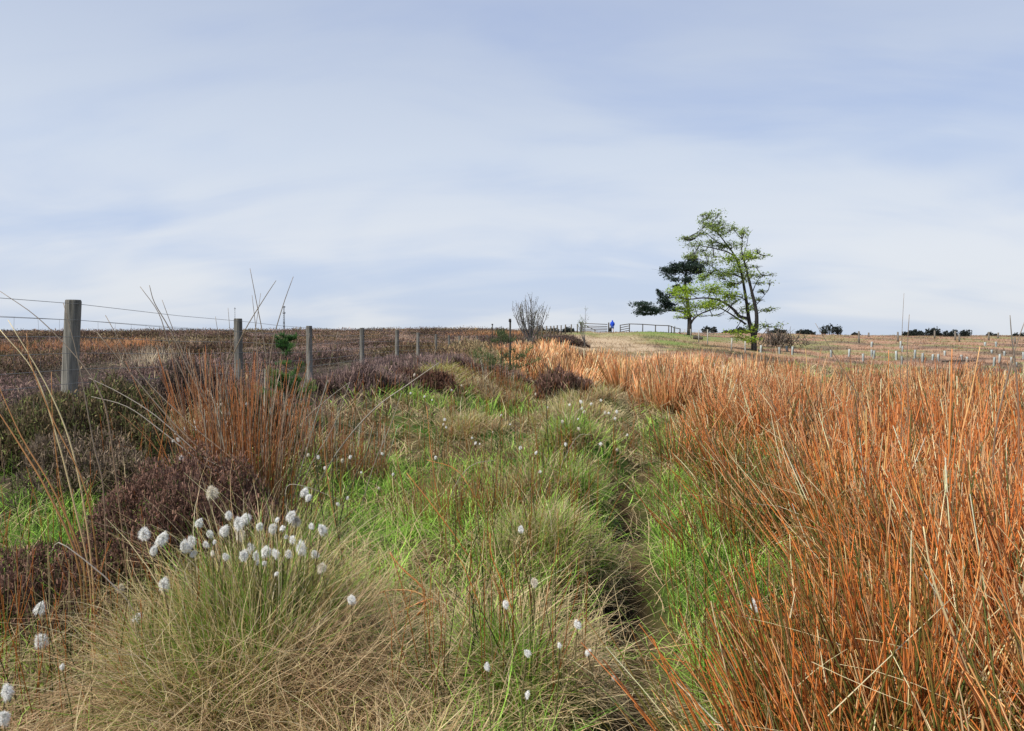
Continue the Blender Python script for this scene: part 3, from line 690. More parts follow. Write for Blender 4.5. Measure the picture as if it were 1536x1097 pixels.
clump('rush_clump', 'sparse orange and green rush stems in the centre of the grass strip', 'rush clump', (680, 800), 4.7, 190, .42, .56, [
    ([(735, 790), (690, 710), (640, 690)], 4.6, .0036, (DARK[0], RUST)),
    ([(690, 850), (660, 760), (648, 690), (640, 610)], 4.7, .0036, (DARK[0], RUST)),
    ([(760, 930), (700, 830), (650, 760), (610, 710)], 3.7, .0042, (DARK[0], RUST)),
    ([(715, 830), (690, 740), (664, 690), (655, 640)], 4.8, .0036, DARK),
    ([(620, 840), (606, 740), (596, 690), (590, 630)], 4.6, .0034, ORG),
    ([(660, 830), (676, 745), (705, 700), (745, 690)], 4.6, .0030, GREY)], orange_cols, w=.0048)
clump('rush_clump', 'kinked orange rush stems folded over beside the large tussock', 'rush clump', (600, 880), 3.1, 60, .22, .34, [
    ([(560, 960), (580, 930), (640, 900), (657, 905)], 3.0, .0040, (DARK[0], RUST)),
    ([(580, 970), (640, 900), (600, 850), (585, 830)], 3.0, .0044, (RUST * .5, RUST)),
    ([(616, 920), (600, 870), (586, 828), (588, 842)], 3.1, .0040, ORG),
    ([(560, 900), (600, 885), (640, 898), (650, 945), (672, 1005)], 2.9, .0042, (RUST * .5, RUSTL)),
    ([(560, 960), (560, 930), (600, 905), (633, 876)], 3.0, .0034, ORG),
    ([(700, 960), (660, 925), (610, 870)], 3.2, .0034, DARK)], orange_cols, w=.0042)
clump('rush_clump', 'slender blackish stems standing upright in green grass near the centre', 'rush clump', (828, 775), 5.6, 120, .34, .50, [
    ([(805, 800), (822, 700), (820, 620), (821, 545)], 5.6, .0042, DARK),
    ([(790, 820), (808, 740), (826, 690)], 5.4, .0038, DARK),
    ([(800, 830), (825, 740), (862, 660), (888, 652)], 5.2, .0028, GREY),
    ([(835, 780), (840, 720), (848, 680), (828, 670)], 5.8, .0034, DARK)], dark_cols, w=.0050)
clump('rush_clump', 'dark and rust stems fanning from the bright green tussock', 'rush clump', (790, 975), 2.75, 26, .08, .30, [
    ([(740, 960), (700, 860), (684, 830)], 2.9, .0032, (DARK[0], RUST)),
    ([(770, 960), (745, 880), (724, 845)], 2.7, .0032, ORG),
    ([(782, 965), (760, 890), (738, 836), (735, 800)], 2.7, .0032, (DARK[0], RUST)),
    ([(790, 960), (785, 890), (770, 840)], 2.8, .0028, DARK),
    ([(800, 960), (796, 890), (783, 845)], 2.8, .0034, (DARK[0], np.array([.18, .06, .03]))),
    ([(806, 960), (802, 910), (795, 865)], 2.7, .0032, DARK),
    ([(776, 960), (720, 920), (640, 860)], 2.9, .0030, DARK)], dark_cols, w=.0038)
clump('rush_clump', 'short orange rush clump standing below the small dark spruce', 'rush clump', (745, 590), 14.5, 190, .55, .62, [
    ([(737, 590), (736, 545), (738, 500)], 14.5, .006, DARK)], brown_cols, w=.011)

def lone(label, pix, d, w, cc):
    bag = Bag(); f = stem(bag, pix, d, d, w, *cc)
    o = bag.out('dry_rush', M_RUSH, origin=f); tag(o, label, 'rush', 'tall rushes rising over the right horizon')
lone('thin rush stem rising above the right horizon, in line with the long dark shrub bank', [(1362, 640), (1361, 560), (1361, 520), (1364, 472)], 4.3, .0042, (RUST * .6, PAL[1]))
lone('faint rush stem with the highest tip above the right horizon', [(1352, 650), (1351, 560), (1353, 500), (1356, 440)], 4.6, .0026, PAL)
lone('dark tipped rush stem on the skyline near the right edge', [(1528, 660), (1524, 560), (1518, 510), (1515, 473)], 3.4, .0044, (RUST * .6, GREY[1] * .6))
lone('slanting rush stem cutting the skyline at the right edge', [(1490, 680), (1508, 580), (1524, 520), (1538, 480)], 3.4, .0040, PAL)
lone('bent brown rush stem leaning across the brush pile', [(1310, 660), (1285, 590), (1250, 530), (1223, 485)], 5.0, .0042, (RUST * .6, PAL[1]))
lone('upright brown rush stem in front of the tree guards', [(1332, 660), (1333, 600), (1333, 525)], 4.2, .0044, (RUSTD, RUST))
lone('thick pair-like rush stem leaning right before the fallen log', [(1440, 680), (1455, 600), (1470, 520)], 3.6, .0052, (RUST, RUSTL))
lone('stout rust stem with blunt tip beside the fallen log', [(1424, 660), (1427, 580), (1428, 524)], 3.6, .0056, (RUST, RUST))
lone('long bleached stem lying over the rushes at the lower right corner', [(1475, 1090), (1440, 980), (1400, 870), (1385, 790)], 1.75, .0042, (RUSTL, STRAW))
lone('curved pale dead stem above the rushes at the right edge', [(1476, 706), (1495, 700), (1515, 686), (1527, 676)], 2.6, .0040, (STRAW, STRAW * 1.3)) if False else None

# ------------------------------------------------------------------ COTTONGRASS
def head_mesh(seed, n=1300):
    r = np.random.default_rng(seed); bag = Bag()
    v = r.normal(0, 1, (n, 3)); v /= np.linalg.norm(v, axis=1)[:, None]
    # core
    k, m = 10, 7; th = np.linspace(.05, math.pi - .05, m); ph = np.arange(k) * 2 * math.pi / k
    core = np.stack([np.sin(th)[:, None] * np.cos(ph)[None], np.sin(th)[:, None] * np.sin(ph)[None], -np.cos(th)[:, None] * np.ones(k)[None] * 1.15], 2) * .46
    core *= (1 + .12 * r.normal(0, 1, (m, k, 1)))
    b = (np.arange(m - 1) * k)[:, None]; j = np.arange(k)[None]; j2 = (j + 1) % k
    bag.add(core.reshape(-1, 3), np.stack([b + j, b + j2, b + k + j2, b + k + j], 2).reshape(-1, 4), [.86, .84, .78])
    # fluff
    P = v * .40; P[:, 2] *= 1.15
    lob = 1 + .35 * np.sin(v[:, 0] * 4 + seed) * np.cos(v[:, 1] * 3 + seed * 2); Ln = r.uniform(.30, .80, n) * lob; drop = np.array([.22, .08 * math.cos(seed), -.20])
    s = np.cross(v, r.normal(0, 1, (n, 3))); s /= np.linalg.norm(s, axis=1)[:, None]
    w = .030 if n > 500 else .06
    q = P + v * Ln[:, None] * .55 + s * .06 * r.normal(0, 1, (n, 1)); e = P + (v + drop) * Ln[:, None] + s * .24 * r.normal(0, 1, (n, 1))
    e[:, 2] = np.where(e[:, 2] > .2, e[:, 2] * 1.1, e[:, 2])
    V = np.stack([P - s * w, P + s * w, q - s * w * .8, q + s * w * .8, e - s * w * .25, e + s * w * .25], 1)
    i = (np.arange(n) * 6)[:, None]
    Q = np.concatenate([i + np.array([[0, 1, 3, 2]]), i + np.array([[2, 3, 5, 4]])], 1).reshape(-1, 4)
    C = np.repeat(mixc(np.array([.90, .89, .83]), np.array([.97, .97, .96]), r.random(n))[:, None], 6, 1) * (np.array([.86, .80, .70]) if seed % 4 == 3 else 1)
    bag.add(V, Q, C)
    o = build('seed_head', np.concatenate(bag.V), np.concatenate(bag.Q), np.concatenate(bag.C), M_COTTON, link=False)
    return o.data
HEADS = [head_mesh(k) for k in range(7)]
HEADS_SMALL = [head_mesh(k + 20, 240) for k in range(4)]
ncot = [0]
def cotton(px, py, rpx, d, label, group, tiltx=0):
    c = at(px, py, d); r = max(rpx / F * d, .008) * .88
    fx, fy = c[0] + random.uniform(-.05, .05) - .01, c[1] + random.uniform(-.02, .06)
    fz = g1(fx, fy); foot = np.array([fx, fy, fz - .02])
    if foot[2] > c[2] - .06: foot[2] = c[2] - .12
    bag = Bag(); mid = (foot + c) / 2 + np.array([random.uniform(-.02, .02), random.uniform(-.02, .02), .02])
    sc = random.uniform(.8, 1.1)
    tube(bag, [foot, mid, c - np.array([0, 0, r * .6])], [.0022 * max(1, d / 3) ** .8, .0018 * max(1, d / 3) ** .8], np.array([[.10, .14, .04], [.22, .24, .09], [.26, .20, .10]]) * sc, k=4, sub=3, cap=False)
    o = bag.out('cottongrass', M_GRASS, origin=foot); tag(o, label, 'cottongrass', group)
    pool = HEADS if rpx > 4.5 else HEADS_SMALL
    h = bpy.data.objects.new('seed_head', pool[ncot[0] % len(pool)]); COL.objects.link(h); h.parent = o; ncot[0] += 1
    h.location = tuple(float(v) for v in (c - foot))
    h.scale = (r * random.uniform(.85, 1.05), r * random.uniform(.85, 1.05), r * random.uniform(1.05, 1.4))
    h.rotation_euler = (random.uniform(-.5, .5), random.uniform(-.5, .6) + tiltx, random.uniform(-1.2, 1.2))
    return o
def q(lst, s, ox, oy): return [(a / s + ox, b / s + oy, c / s) for a, b, c in lst]
front = q([(162, 410, 42), (282, 440, 40), (228, 522, 28), (618, 130, 42), (534, 335, 32), (606, 415, 26), (580, 485, 24), (440, 495, 38), (480, 460, 32), (497, 545, 22),
           (640, 465, 16), (625, 540, 20), (714, 565, 28), (706, 392, 38), (735, 283, 26), (800, 338, 34), (848, 305, 36), (817, 415, 42), (838, 555, 34), (880, 508, 32),
           (943, 362, 26), (920, 560, 28), (985, 530, 38), (1035, 372, 32), (1065, 315, 20), (1098, 372, 20), (1050, 545, 28), (1140, 545, 28), (1125, 430, 14), (1168, 450, 24),
           (1158, 290, 38), (1195, 325, 36), (1248, 128, 30), (1275, 165, 26), (1228, 510, 40), (1295, 360, 22), (1365, 380, 32), (1318, 550, 26), (1366, 640, 34), (297, 750, 40),
           (975, 610, 20), (930, 605, 14), (1060, 680, 14)], 4.518, 180, 710)
SPECIAL = {3: 'tallest cottongrass head of the cluster, standing clear against the dark heather bush', 0: 'leftmost white cottongrass head of the cluster above the large tussock',
           1: 'fluffy cottongrass head second from the left in the cluster, against dark heather', 39: 'cottongrass head low on the left shoulder of the large pale tussock',
           38: 'lopsided cottongrass head hanging lowest at the right end of the cluster', 32: 'upper of two touching cottongrass heads at the top right of the cluster',
           33: 'lower of two touching cottongrass heads at the top right of the cluster', 36: 'cottongrass head furthest right in the cluster, beside the dark green stems'}
rest = sorted([i for i in range(len(front)) if i not in SPECIAL], key=lambda i: front[i][0])
up = [i for i in rest if front[i][1] < 808]; lo = [i for i in rest if front[i][1] >= 808]
for i in range(len(front)):
    px, py, r = front[i]
    if i in SPECIAL: lb = SPECIAL[i]
    elif i in up: lb = 'cottongrass head in the upper part of the dense cluster, %s from its left' % ORD[up.index(i)]
    else: lb = 'cottongrass head in the lower part of the dense cluster, %s from its left' % ORD[lo.index(i)]
    dd = 2.62 - .16 * (py - 740) / 100 + random.uniform(-.06, .06)
    cotton(px, py, r, dd, lb, 'cottongrass cluster above the large tussock', .5 if i == 38 else 0)
for px, py, r, d, lb in [
    (60, 911, 9, 2.55, 'cottongrass head at the left edge level with the top of the large tussock'), (60, 962, 9.5, 2.35, 'cottongrass head at the left edge over reddish dead grass'),
    (181, 882, 7, 2.6, 'cottongrass head alone left of the large pale tussock, against brown heather'), (206, 926, 7, 2.5, 'cottongrass head alone beside the left foot of the large tussock'),
    (9, 1038, 9, 2.0, 'cottongrass head half cut by the left edge near the bottom corner'), (5, 1076, 9, 1.9, 'lowest cottongrass head in the bottom left corner'),
    (93, 1000, 4.5, 2.2, 'small cottongrass head in reddish dead grass near the bottom left'), (527, 900, 7, 2.75, 'cottongrass head low between the dark green stems and the large tussock'),
    (781, 794, 5.5, 4.2, 'cottongrass head alone in the bright green grass of the strip centre'), (801, 874, 6.5, 3.2, 'cottongrass head beside the dark stems of the bright green tussock'),
    (758, 907, 6, 2.95, 'cottongrass head left of the dark stems on the bright green tussock'), (866, 937, 6, 3.0, 'cottongrass head right of the bright green tussock, nearer the path hollow'),
    (882, 979, 5, 2.75, 'cottongrass head at the path side of the bright green tussock'), (730, 1000, 5, 2.5, 'cottongrass head on the left slope of the bright green tussock'),
    (790, 980, 5.5, 2.55, 'cottongrass head in the heart of the bright green tussock'), (839, 968, 4, 2.7, 'tiny cottongrass head behind the bright green tussock'),
    (920, 1017, 4.5, 2.6, 'cottongrass head at the left margin of the path near the bottom'), (1131, 908, 8, 2.9, 'grey white cottongrass tuft inside the opening of the right rushes'),
    (791, 1042, 4.5, 2.3, 'small cottongrass head low on the front of the bright green tussock')]:
    k = at(px, py, 1.0) - CAM; zs = H + k[2] * _YS; hit = np.nonzero(zs < g(k[0] * _YS, _YS) + .34)[0]
    cotton(px, py, r, min(d, float(_YS[hit[0]])), lb, 'scattered foreground cottongrass')
def scatter(lst, cl, where, dz=.22):
    lst = sorted(lst, key=lambda e: e[0])
    for i, (px, py, r) in enumerate(lst):
        # the head floats dz above the turf: find that distance
        k = at(px, py, 1.0) - CAM; zs = H + k[2] * _YS; hit = np.nonzero(zs < g(k[0] * _YS, _YS) + dz + .06)[0]
        d = _YS[hit[0]] if len(hit) else 12
        cotton(px, py, r, float(d), 'small cottongrass head %s, %s from the left' % (where, ORD[i]), cl)
scatter(q([(1012, 893, 13), (1070, 850, 14), (1075, 885, 14), (965, 915, 10), (975, 950, 12), (950, 955, 9), (1137, 848, 12), (1240, 860, 11), (1353, 755, 10), (995, 1053, 15), (1195, 810, 10), (1250, 805, 10), (1215, 755, 9)], 3.6575, 0, 400),
        'cottongrass by the brown rush clump', 'by the tall brown rush clump', .42)
scatter(q([(272, 122, 9), (300, 110, 7), (415, 98, 6), (148, 102, 7), (185, 110, 7), (455, 172, 6), (290, 257, 7), (255, 280, 8), (210, 148, 7), (340, 165, 5), (403, 222, 6)], 2.4, 400, 640),
        'cottongrass in the green grass left of centre', 'in green grass right of the clump', .25)
scatter(q([(210, 75, 7), (262, 187, 6), (365, 305, 8), (358, 330, 7), (372, 345, 7), (318, 500, 9), (400, 155, 6), (300, 205, 5), (450, 130, 5), (190, 170, 6)], 3.413, 560, 540),
        'cottongrass at the heather edge', 'at the heather edge', .25)
scatter(q([(505, 400, 7), (522, 427, 8), (545, 430, 6), (752, 450, 11), (833, 475, 9), (655, 282, 6), (893, 243, 6), (830, 175, 6), (853, 573, 9), (700, 330, 5), (610, 370, 5)], 3.413, 560, 540),
        'cottongrass in the middle of the strip', 'amid the grass strip', .25)
scatter(q([(1053, 93, 6), (1003, 230, 7), (1062, 215, 9), (1068, 248, 9), (1078, 265, 9), (1115, 225, 8), (1164, 207, 7), (1185, 270, 10), (1205, 272, 7), (1245, 265, 10), (1236, 300, 7),
           (1048, 303, 6), (967, 315, 9), (1050, 352, 10), (1300, 385, 7), (983, 432, 9), (1162, 430, 9), (1247, 460, 9)], 3.413, 560, 540),
        'cottongrass left of the path', 'left of the far path', .25)

# ------------------------------------------------------------------ WIRE FENCE on the left
def wire_fence():
    o = thing('wire_fence', 'weathered post and wire fence running up the left of the picture', 'fence', (-3.6, 6, g1(-3.6, 6)))
    pos = [(-75, 2.9, 405), (110, 6.0, 450), (357, 9.35, 478), (463.6, 12.3, 489), (543, 16.1, 492), (595.6, 20.3, 495), (627, 24.2, 499), (654, 28.4, 501.5), (673.5, 32.7, 503), (689, 37.3, 504),
           (701.5, 42, 504.5), (716, 49, 504), (731, 56, 503), (748, 63, 502), (770, 71, 500)]
    tops = []
    for i, (px, d, ty) in enumerate(pos):
        if i == 0: t = np.array([-3.62, 2.2, 1.62])
        else: t = at(px, ty, d)
        gz = g1(t[0], t[1]); rad = .060 if i < 2 else .052
        bag = Bag(); c = np.array([.15, .142, .122]) * random.uniform(.85, 1.15)
        lean = np.array([-.10 if i == 1 else random.uniform(-.02, .02), random.uniform(-.02, .02), 0])
        f = np.array([t[0], t[1], gz - .2]) + lean
        tube(bag, [f, f + (t - f) * .3, f + (t - f) * .7, t - [0, 0, .012], t], [rad * 1.04, rad, rad, rad * .98, rad * .9], [c * 1.2, c * 1.6, c * 1.1, c * .8, c * .6], k=12, sub=1)
        bag.V = [v - np.asarray(o.location, np.float32) for v in bag.V]
        bag.out('post', M_WOOD, o); tops.append((t, lean))
    off = [.035, .165, .30, .43, .56, .67]
    loc = np.asarray(o.location, np.float32)
    for w, oz in enumerate(off):
        bag = Bag(); p = []
        for i, (t, ln) in enumerate(tops):
            a = t - np.array([0, 0, oz]) + np.array([.055, -.02, 0]); p.append(a)
            if i + 1 < len(tops):
                b = tops[i + 1][0] - np.array([0, 0, oz]) + np.array([.055, -.02, 0]); p.append((a + b) / 2 - np.array([0, 0, .012]))
        tube(bag, p, [.0019, .003, .004], [.17, .17, .165], k=4, cap=False)
        bag.V = [v - loc for v in bag.V]; bag.out('wire', M_WIRE, o)
    for i in range(0, 4):
        bag = Bag(); a, b = tops[i][0], tops[i + 1][0]; m = int(np.linalg.norm(b - a) / .24)
        for k in range(1, m):
            p = a + (b - a) * k / m + np.array([.055, -.02, 0]); j = random.uniform(-.02, .02)
            tube(bag, [p - np.array([0, 0, .165]), p - np.array([j, 0, .43]), p - np.array([0, 0, .80])], [.0010, .0010], [.16, .16, .155], k=3, cap=False)
        tube(bag, [a + np.array([.055, -.02, -.165]), b + np.array([.055, -.02, -.165])], [.0011] * 2, [.16, .16, .155], k=3, cap=False)
        bag.V = [v - loc for v in bag.V]; bag.out('netting', M_WIRE, o)
wire_fence()

def small_fence(name, label, posts, hgt, rad, col, wires=(.05, .3, .55), group=None, rails=False):
    """posts: (px, base py, distance)"""
    pp = []
    for px, py, d, hh in posts:
        b = at(px, py, d); pp.append((b, hh))
    b0 = pp[0][0]; z0 = g1(b0[0], b0[1]); o = thing(name, label, 'fence', (b0[0], b0[1], z0)); loc = np.array([b0[0], b0[1], z0], np.float32)
    for b, hh in pp:
        bag = Bag(); gz = min(g1(b[0], b[1]), b[2]) - .1; c = np.asarray(col) * random.uniform(.8, 1.2); ln = random.uniform(-.03, .03)
        tube(bag, [[b[0], b[1], gz], [b[0] + ln, b[1], b[2] + hh]], [rad, rad * .9], [c, c], k=6)
        bag.V = [v - loc for v in bag.V]; bag.out('post', M_WOOD, o)
    for w in wires:
        if rails:
            for (a, ha), (b, hb) in zip(pp[:-1], pp[1:]):
                bag = Bag(); beam(bag, a + [0, -.09, ha - w], b + [0, -.09, hb - w], .045, .11, np.asarray(col) * random.uniform(.8, 1.1))
                bag.V = [v - loc for v in bag.V]; bag.out('rail', M_WOOD, o)
        else:
            bag = Bag(); tube(bag, [b + [0, -.05, hh - w] for b, hh in pp], [.006], [.3, .3, .29], k=4, cap=False)
            bag.V = [v - loc for v in bag.V]; bag.out('wire', M_WIRE, o)
    return o
WD = (.085, .075, .06)
small_fence('wire_fence', 'distant row of fence posts running from the bare shrub to the gate',
            [(806, 503.5, 72, .95), (813, 503, 75, .95), (820, 502.6, 78, .95), (826, 502.2, 81, .95), (831, 502, 84, 1.0), (836, 501.5, 87, 1.05), (841.5, 501, 90, 1.05), (848, 500, 94, 1.1), (857, 498, 98, 1.0), (866, 496, 103, .9)], 1, .09, (.13, .11, .085))
small_fence('wire_fence', 'pale post and wire fence running down past the pine to the leafy tree',
            [(1012, 499.5, 98, .9), (1027, 503, 92, .72), (1036, 504, 86, .8), (1048, 506.5, 78, .80), (1061.5, 511, 70, 1.05), (1097, 525, 56, .9), (1118, 528, 52, .75)], 1, .055, (.36, .35, .31), wires=(.04, .2, .36, .52))
small_fence('rail_fence', 'dark wooden rail fence on the grassy mound right of the gap',
            [(930.5, 501, 106, 1.3), (944, 498.5, 104, 1.22), (964, 498, 104, 1.12), (983, 498, 103, .98), (1003, 498.5, 102, .95), (1007, 499, 102, .9), (1011, 499.3, 102, .75), (1020, 499.8, 102, .62)], 1, .075, WD, wires=(.06,), rails=True)
# lower rails at the start of that fence
def extra_rails():
    a, b = at(930.5, 501, 106), at(944, 498.5, 104)
    f = [o for o in bpy.data.objects if o.name.startswith('rail_fence')][0]; loc = np.asarray(f.location, np.float32)
    for w in (.42, .74, 1.04):
        bag = Bag(); beam(bag, a + [0, -.09, 1.3 - w], b + [0, -.09, 1.22 - w + .1], .045, .10, np.asarray(WD) * random.uniform(.8, 1.1)); bag.V = [v - loc for v in bag.V]; bag.out('rail', M_WOOD, f)
extra_rails()

# ------------------------------------------------------------------ FIELD GATE
def gate():
    a, b = at(871.5, 502, 107), at(913, 504.5, 106); a[2] = g1(a[0], a[1]); b[2] = g1(b[0], b[1])
    o = thing('field_gate', 'wooden five bar field gate between dark posts at the end of the path', 'gate', a); loc = np.asarray(a, np.float32)
    def put(bag, n): bag.V = [v - loc for v in bag.V]; return bag.out(n, M_WOOD, o)
    for p, hh, s in ((a, 1.45, .22), (b, 1.45, .17)):
        bag = Bag(); box(bag, p + [0, 0, hh / 2 - .1], (s, s, hh + .2), np.asarray(WD) * .8); put(bag, 'gate_post')
    t = (b - a) / np.linalg.norm(b - a); p, q2 = a + t * .25, b - t * .2
    for hz in (.20, .42, .64, .88, 1.18):
        bag = Bag(); beam(bag, p + [0, -.02, hz + (.06 if hz > 1 else 0)], q2 + [0, -.02, hz], .05, .10, (.12, .10, .08)); put(bag, 'bar')
    bag = Bag()
    for f in (.03, .97): c = p + (q2 - p) * f; beam(bag, c + [0, -.06, .12], c + [0, -.06, 1.24], .06, .10, (.11, .09, .07))
    put(bag, 'stile')
    bag = Bag(); beam(bag, p + [0, .03, 1.14], p + (q2 - p) * .55 + [0, .03, .22], .04, .08, (.11, .09, .07)); put(bag, 'brace')
gate()

# ------------------------------------------------------------------ posts, stakes, masts
def post_thing(name, label, cat, px, base_py, top_py, d, rad, col, group=None):
    b = at(px, base_py, d); t = at(px + random.uniform(-.6, .6), top_py, d); gz = g1(b[0], b[1]); f = np.array([b[0], b[1], min(gz, b[2]) - .08])
    bag = Bag(); tube(bag, [f, (f + t) / 2, t - [0, 0, rad * .4], t], [rad, rad, rad * .95, rad * .8], np.array([np.asarray(col) * .9, col, np.asarray(col) * .85]), k=8)
    o = bag.out(name, M_WOOD, origin=f); tag(o, label, cat, group); return o
o = post_thing('marker_stake', 'dark knobbed wooden stake beside the small dark spruce', 'stake', 765, 540, 481, 17, .022, (.07, .065, .055))
bag = Bag(); t = at(765, 481, 17); tube(bag, [t - [0, 0, .03], t + [0, 0, .04]], [.034, .026], [(.05, .045, .04)] * 2, k=8); bag.V = [v - np.asarray(o.location, np.float32) for v in bag.V]; bag.out('cap', M_WOOD, o)
o = post_thing('marker_stake', 'short knobbed stake on the moor skyline left of the bare shrub', 'stake', 738.5, 502, 487, 60, .04, (.08, .075, .065))
bag = Bag(); t = at(738.5, 487, 60); tube(bag, [t - [0, 0, .05], t + [0, 0, .06]], [.075, .06], [(.06, .055, .05)] * 2, k=8); bag.V = [v - np.asarray(o.location, np.float32) for v in bag.V]; bag.out('cap', M_WOOD, o)
for px, top, bot, lb in [(1288.5, 497, 515, 'thin pale stake on the rough ground right of the brush pile'), (1347, 498, 513, 'stake left of the long dark shrub bank'), (1402, 496, 508, 'thin dark stake in front of the long dark shrub bank'),
                         (1433, 497, 511, 'leaning pale stake at the right end of the long shrub bank'), (1439, 501, 513, 'stubby pale stake beside the leaning one'), (1483, 498, 511, 'dark stake between the long shrub bank and the right edge'),
                         (1497, 499, 508, 'slim stake right of a small dark shrub near the right edge'), (1522.5, 506, 516, 'pale stub stake near the right edge'), (1303, 499, 506, 'tiny stake on the bare skyline')]:
    b = on(px, bot); post_thing('stake', lb, 'stake', px, bot, top, float(b[1]), .05 + .0007 * float(b[1]), (.22, .20, .17), 'stakes on the far right ground')

def mast(px, base, top, d, label, plats):
    b = at(px, base, d); t = at(px, top, d); gz = g1(b[0], b[1]); hgt = t[2] - gz
    o = thing('radio_mast', label, 'mast', (b[0], b[1], gz)); bag = Bag(); c = (.11, .12, .13); w = d * .0011 * plats[0]
    for sx, sy in ((-1, -1), (1, -1), (0, 1)): tube(bag, [[sx * w, sy * w, 0], [sx * w * .6, sy * w * .6, hgt * .97]], [w * .28, w * .2], [c, c], k=5)
    n = 14
    for i in range(n):
        z0, z1 = hgt * i / n, hgt * (i + 1) / n; s = 1 - .4 * i / n
        for (ax, ay), (bx, by) in (((-1, -1), (1, -1)), ((1, -1), (0, 1)), ((0, 1), (-1, -1))):
            tube(bag, [[ax * w * s, ay * w * s, z0], [bx * w * s, by * w * s, z1]], [w * .12] * 2, [c, c], k=3, cap=False)
    bag.out('lattice', M_METAL, o)
    for f, ww in plats[1]:
        bag = Bag(); tube(bag, [[0, 0, hgt * f - w * .7], [0, 0, hgt * f + w * .7]], [ww * d * .001] * 2, [(.13, .14, .15)] * 2, k=10); bag.out('antenna', M_METAL, o)
    bag = Bag(); tube(bag, [[0, 0, hgt * .95], [0, 0, hgt]], [w * .2] * 2, [c, c], k=5); bag.out('spike', M_METAL, o)
mast(426.5, 503, 459, 330, 'distant telecom mast with ringed antennas rising behind the spruce sapling', (1.0, [(.965, 1.7), (.76, 1.9), (.30, .9), (.42, .8)]))
mast(353, 503, 461, 420, 'thin distant mast on the skyline above the second fence post', (.45, [(.95, 1.1)]))

# ------------------------------------------------------------------ TREE GUARDS
tubes = [(1200 + a / 4.571, 480 + b / 4.571, 480 + c / 4.571) for a, b, c in
         [(212, 205, 250), (334, 200, 250), (432, 232, 278), (490, 205, 248), (505, 210, 265), (660, 213, 270), (697, 248, 300), (785, 205, 258), (838, 228, 290), (908, 235, 272), (945, 235, 275), (992, 212, 240), (1105, 240, 270),
          (1142, 253, 288), (700, 180, 215), (688, 145, 195), (490, 150, 180), (1268, 153, 175), (1343, 150, 178), (1366, 235, 290), (1328, 255, 310), (1450, 255, 290), (1480, 290, 320), (1530, 220, 265), (1313, 205, 225), (1400, 215, 240)]]
tubes += [(1169, 521, 530), (1180, 519, 526), (1188, 520, 531), (1141, 518, 528)]
tubes.sort()
near_t = [t for t in tubes if t[2] >= 530]; far_t = [t for t in tubes if t[2] < 530]
def tree_guard(px, top, bot, label):
    b = on(px, bot + 1.5); d = float(b[1]); t = at(px, top, d); hgt = max(t[2] - b[2], .25); r = max(.045, .00125 * d)
    o = thing('tree_guard', label, 'tree guard', b, 'tree guards on the far right ground'); c = np.array([.42, .46, .44]) * random.uniform(.8, 1.15)
    lx, ly = random.uniform(-.05, .05), random.uniform(-.05, .05)
    bag = Bag(); k = 10; an = np.arange(k) * 2 * math.pi / k; V = []
    for rr, z in ((r, -.03), (r, hgt * .5), (r * 1.02, hgt), (r * .85, hgt), (r * .85, hgt * .4)): V += [[rr * math.cos(a) + lx * z, rr * math.sin(a) + ly * z, z] for a in an]
    bb = (np.arange(4) * k)[:, None]; j = np.arange(k)[None]; j2 = (j + 1) % k
    bag.add(V, np.stack([bb + j, bb + j2, bb + k + j2, bb + k + j], 2).reshape(-1, 4), c); bag.out('guard_tube', M_TUBE, o)
    bag = Bag(); tube(bag, [[r + .025, 0, -.05], [r + .025 + lx * hgt, 0, hgt * 1.1]], [.022, .02], [(.2, .17, .13)] * 2, k=5); bag.out('stake', M_WOOD, o)
for i, t in enumerate(near_t): tree_guard(*t, 'pale tree guard tube in the nearer scatter behind the rushes, %s from the left' % ORD[i])
for i, t in enumerate(far_t): tree_guard(*t, 'small pale tree guard tube in the farther scatter on rough ground, %s from the left' % ORD[i])

# ------------------------------------------------------------------ TREES
def leaves(bag, cen, rad, n, size, cols, flat=.55, dark=.5):
    """many leaf quads through an ellipsoid clump"""
    v = rng.normal(0, 1, (n, 3)); v /= np.linalg.norm(v, axis=1)[:, None]; v *= (rng.random(n) ** .45)[:, None]
    v *= (1 + .45 * np.sin(v[:, 0:1] * 7 + cen[0] * 9) * np.cos(v[:, 1:2] * 6 + cen[2] * 7)); P = np.asarray(cen) + v * np.asarray(rad)
    u = rng.normal(0, 1, (n, 3)); u[:, 2] *= flat; u /= np.linalg.norm(u, axis=1)[:, None]
    w = np.cross(u, rng.normal(0, 1, (n, 3)) * [1, 1, 1 / flat]); w /= np.linalg.norm(w, axis=1)[:, None]
    s = size * U(.6, 1.4, n)[:, None]
    V = np.stack([P - u * s, P - w * s * .5, P + u * s, P + w * s * .5], 1)
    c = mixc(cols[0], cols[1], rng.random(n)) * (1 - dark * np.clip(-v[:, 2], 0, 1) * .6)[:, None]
    bag.add(V, np.arange(n * 4).reshape(-1, 4), np.repeat(c[:, None], 4, 1))
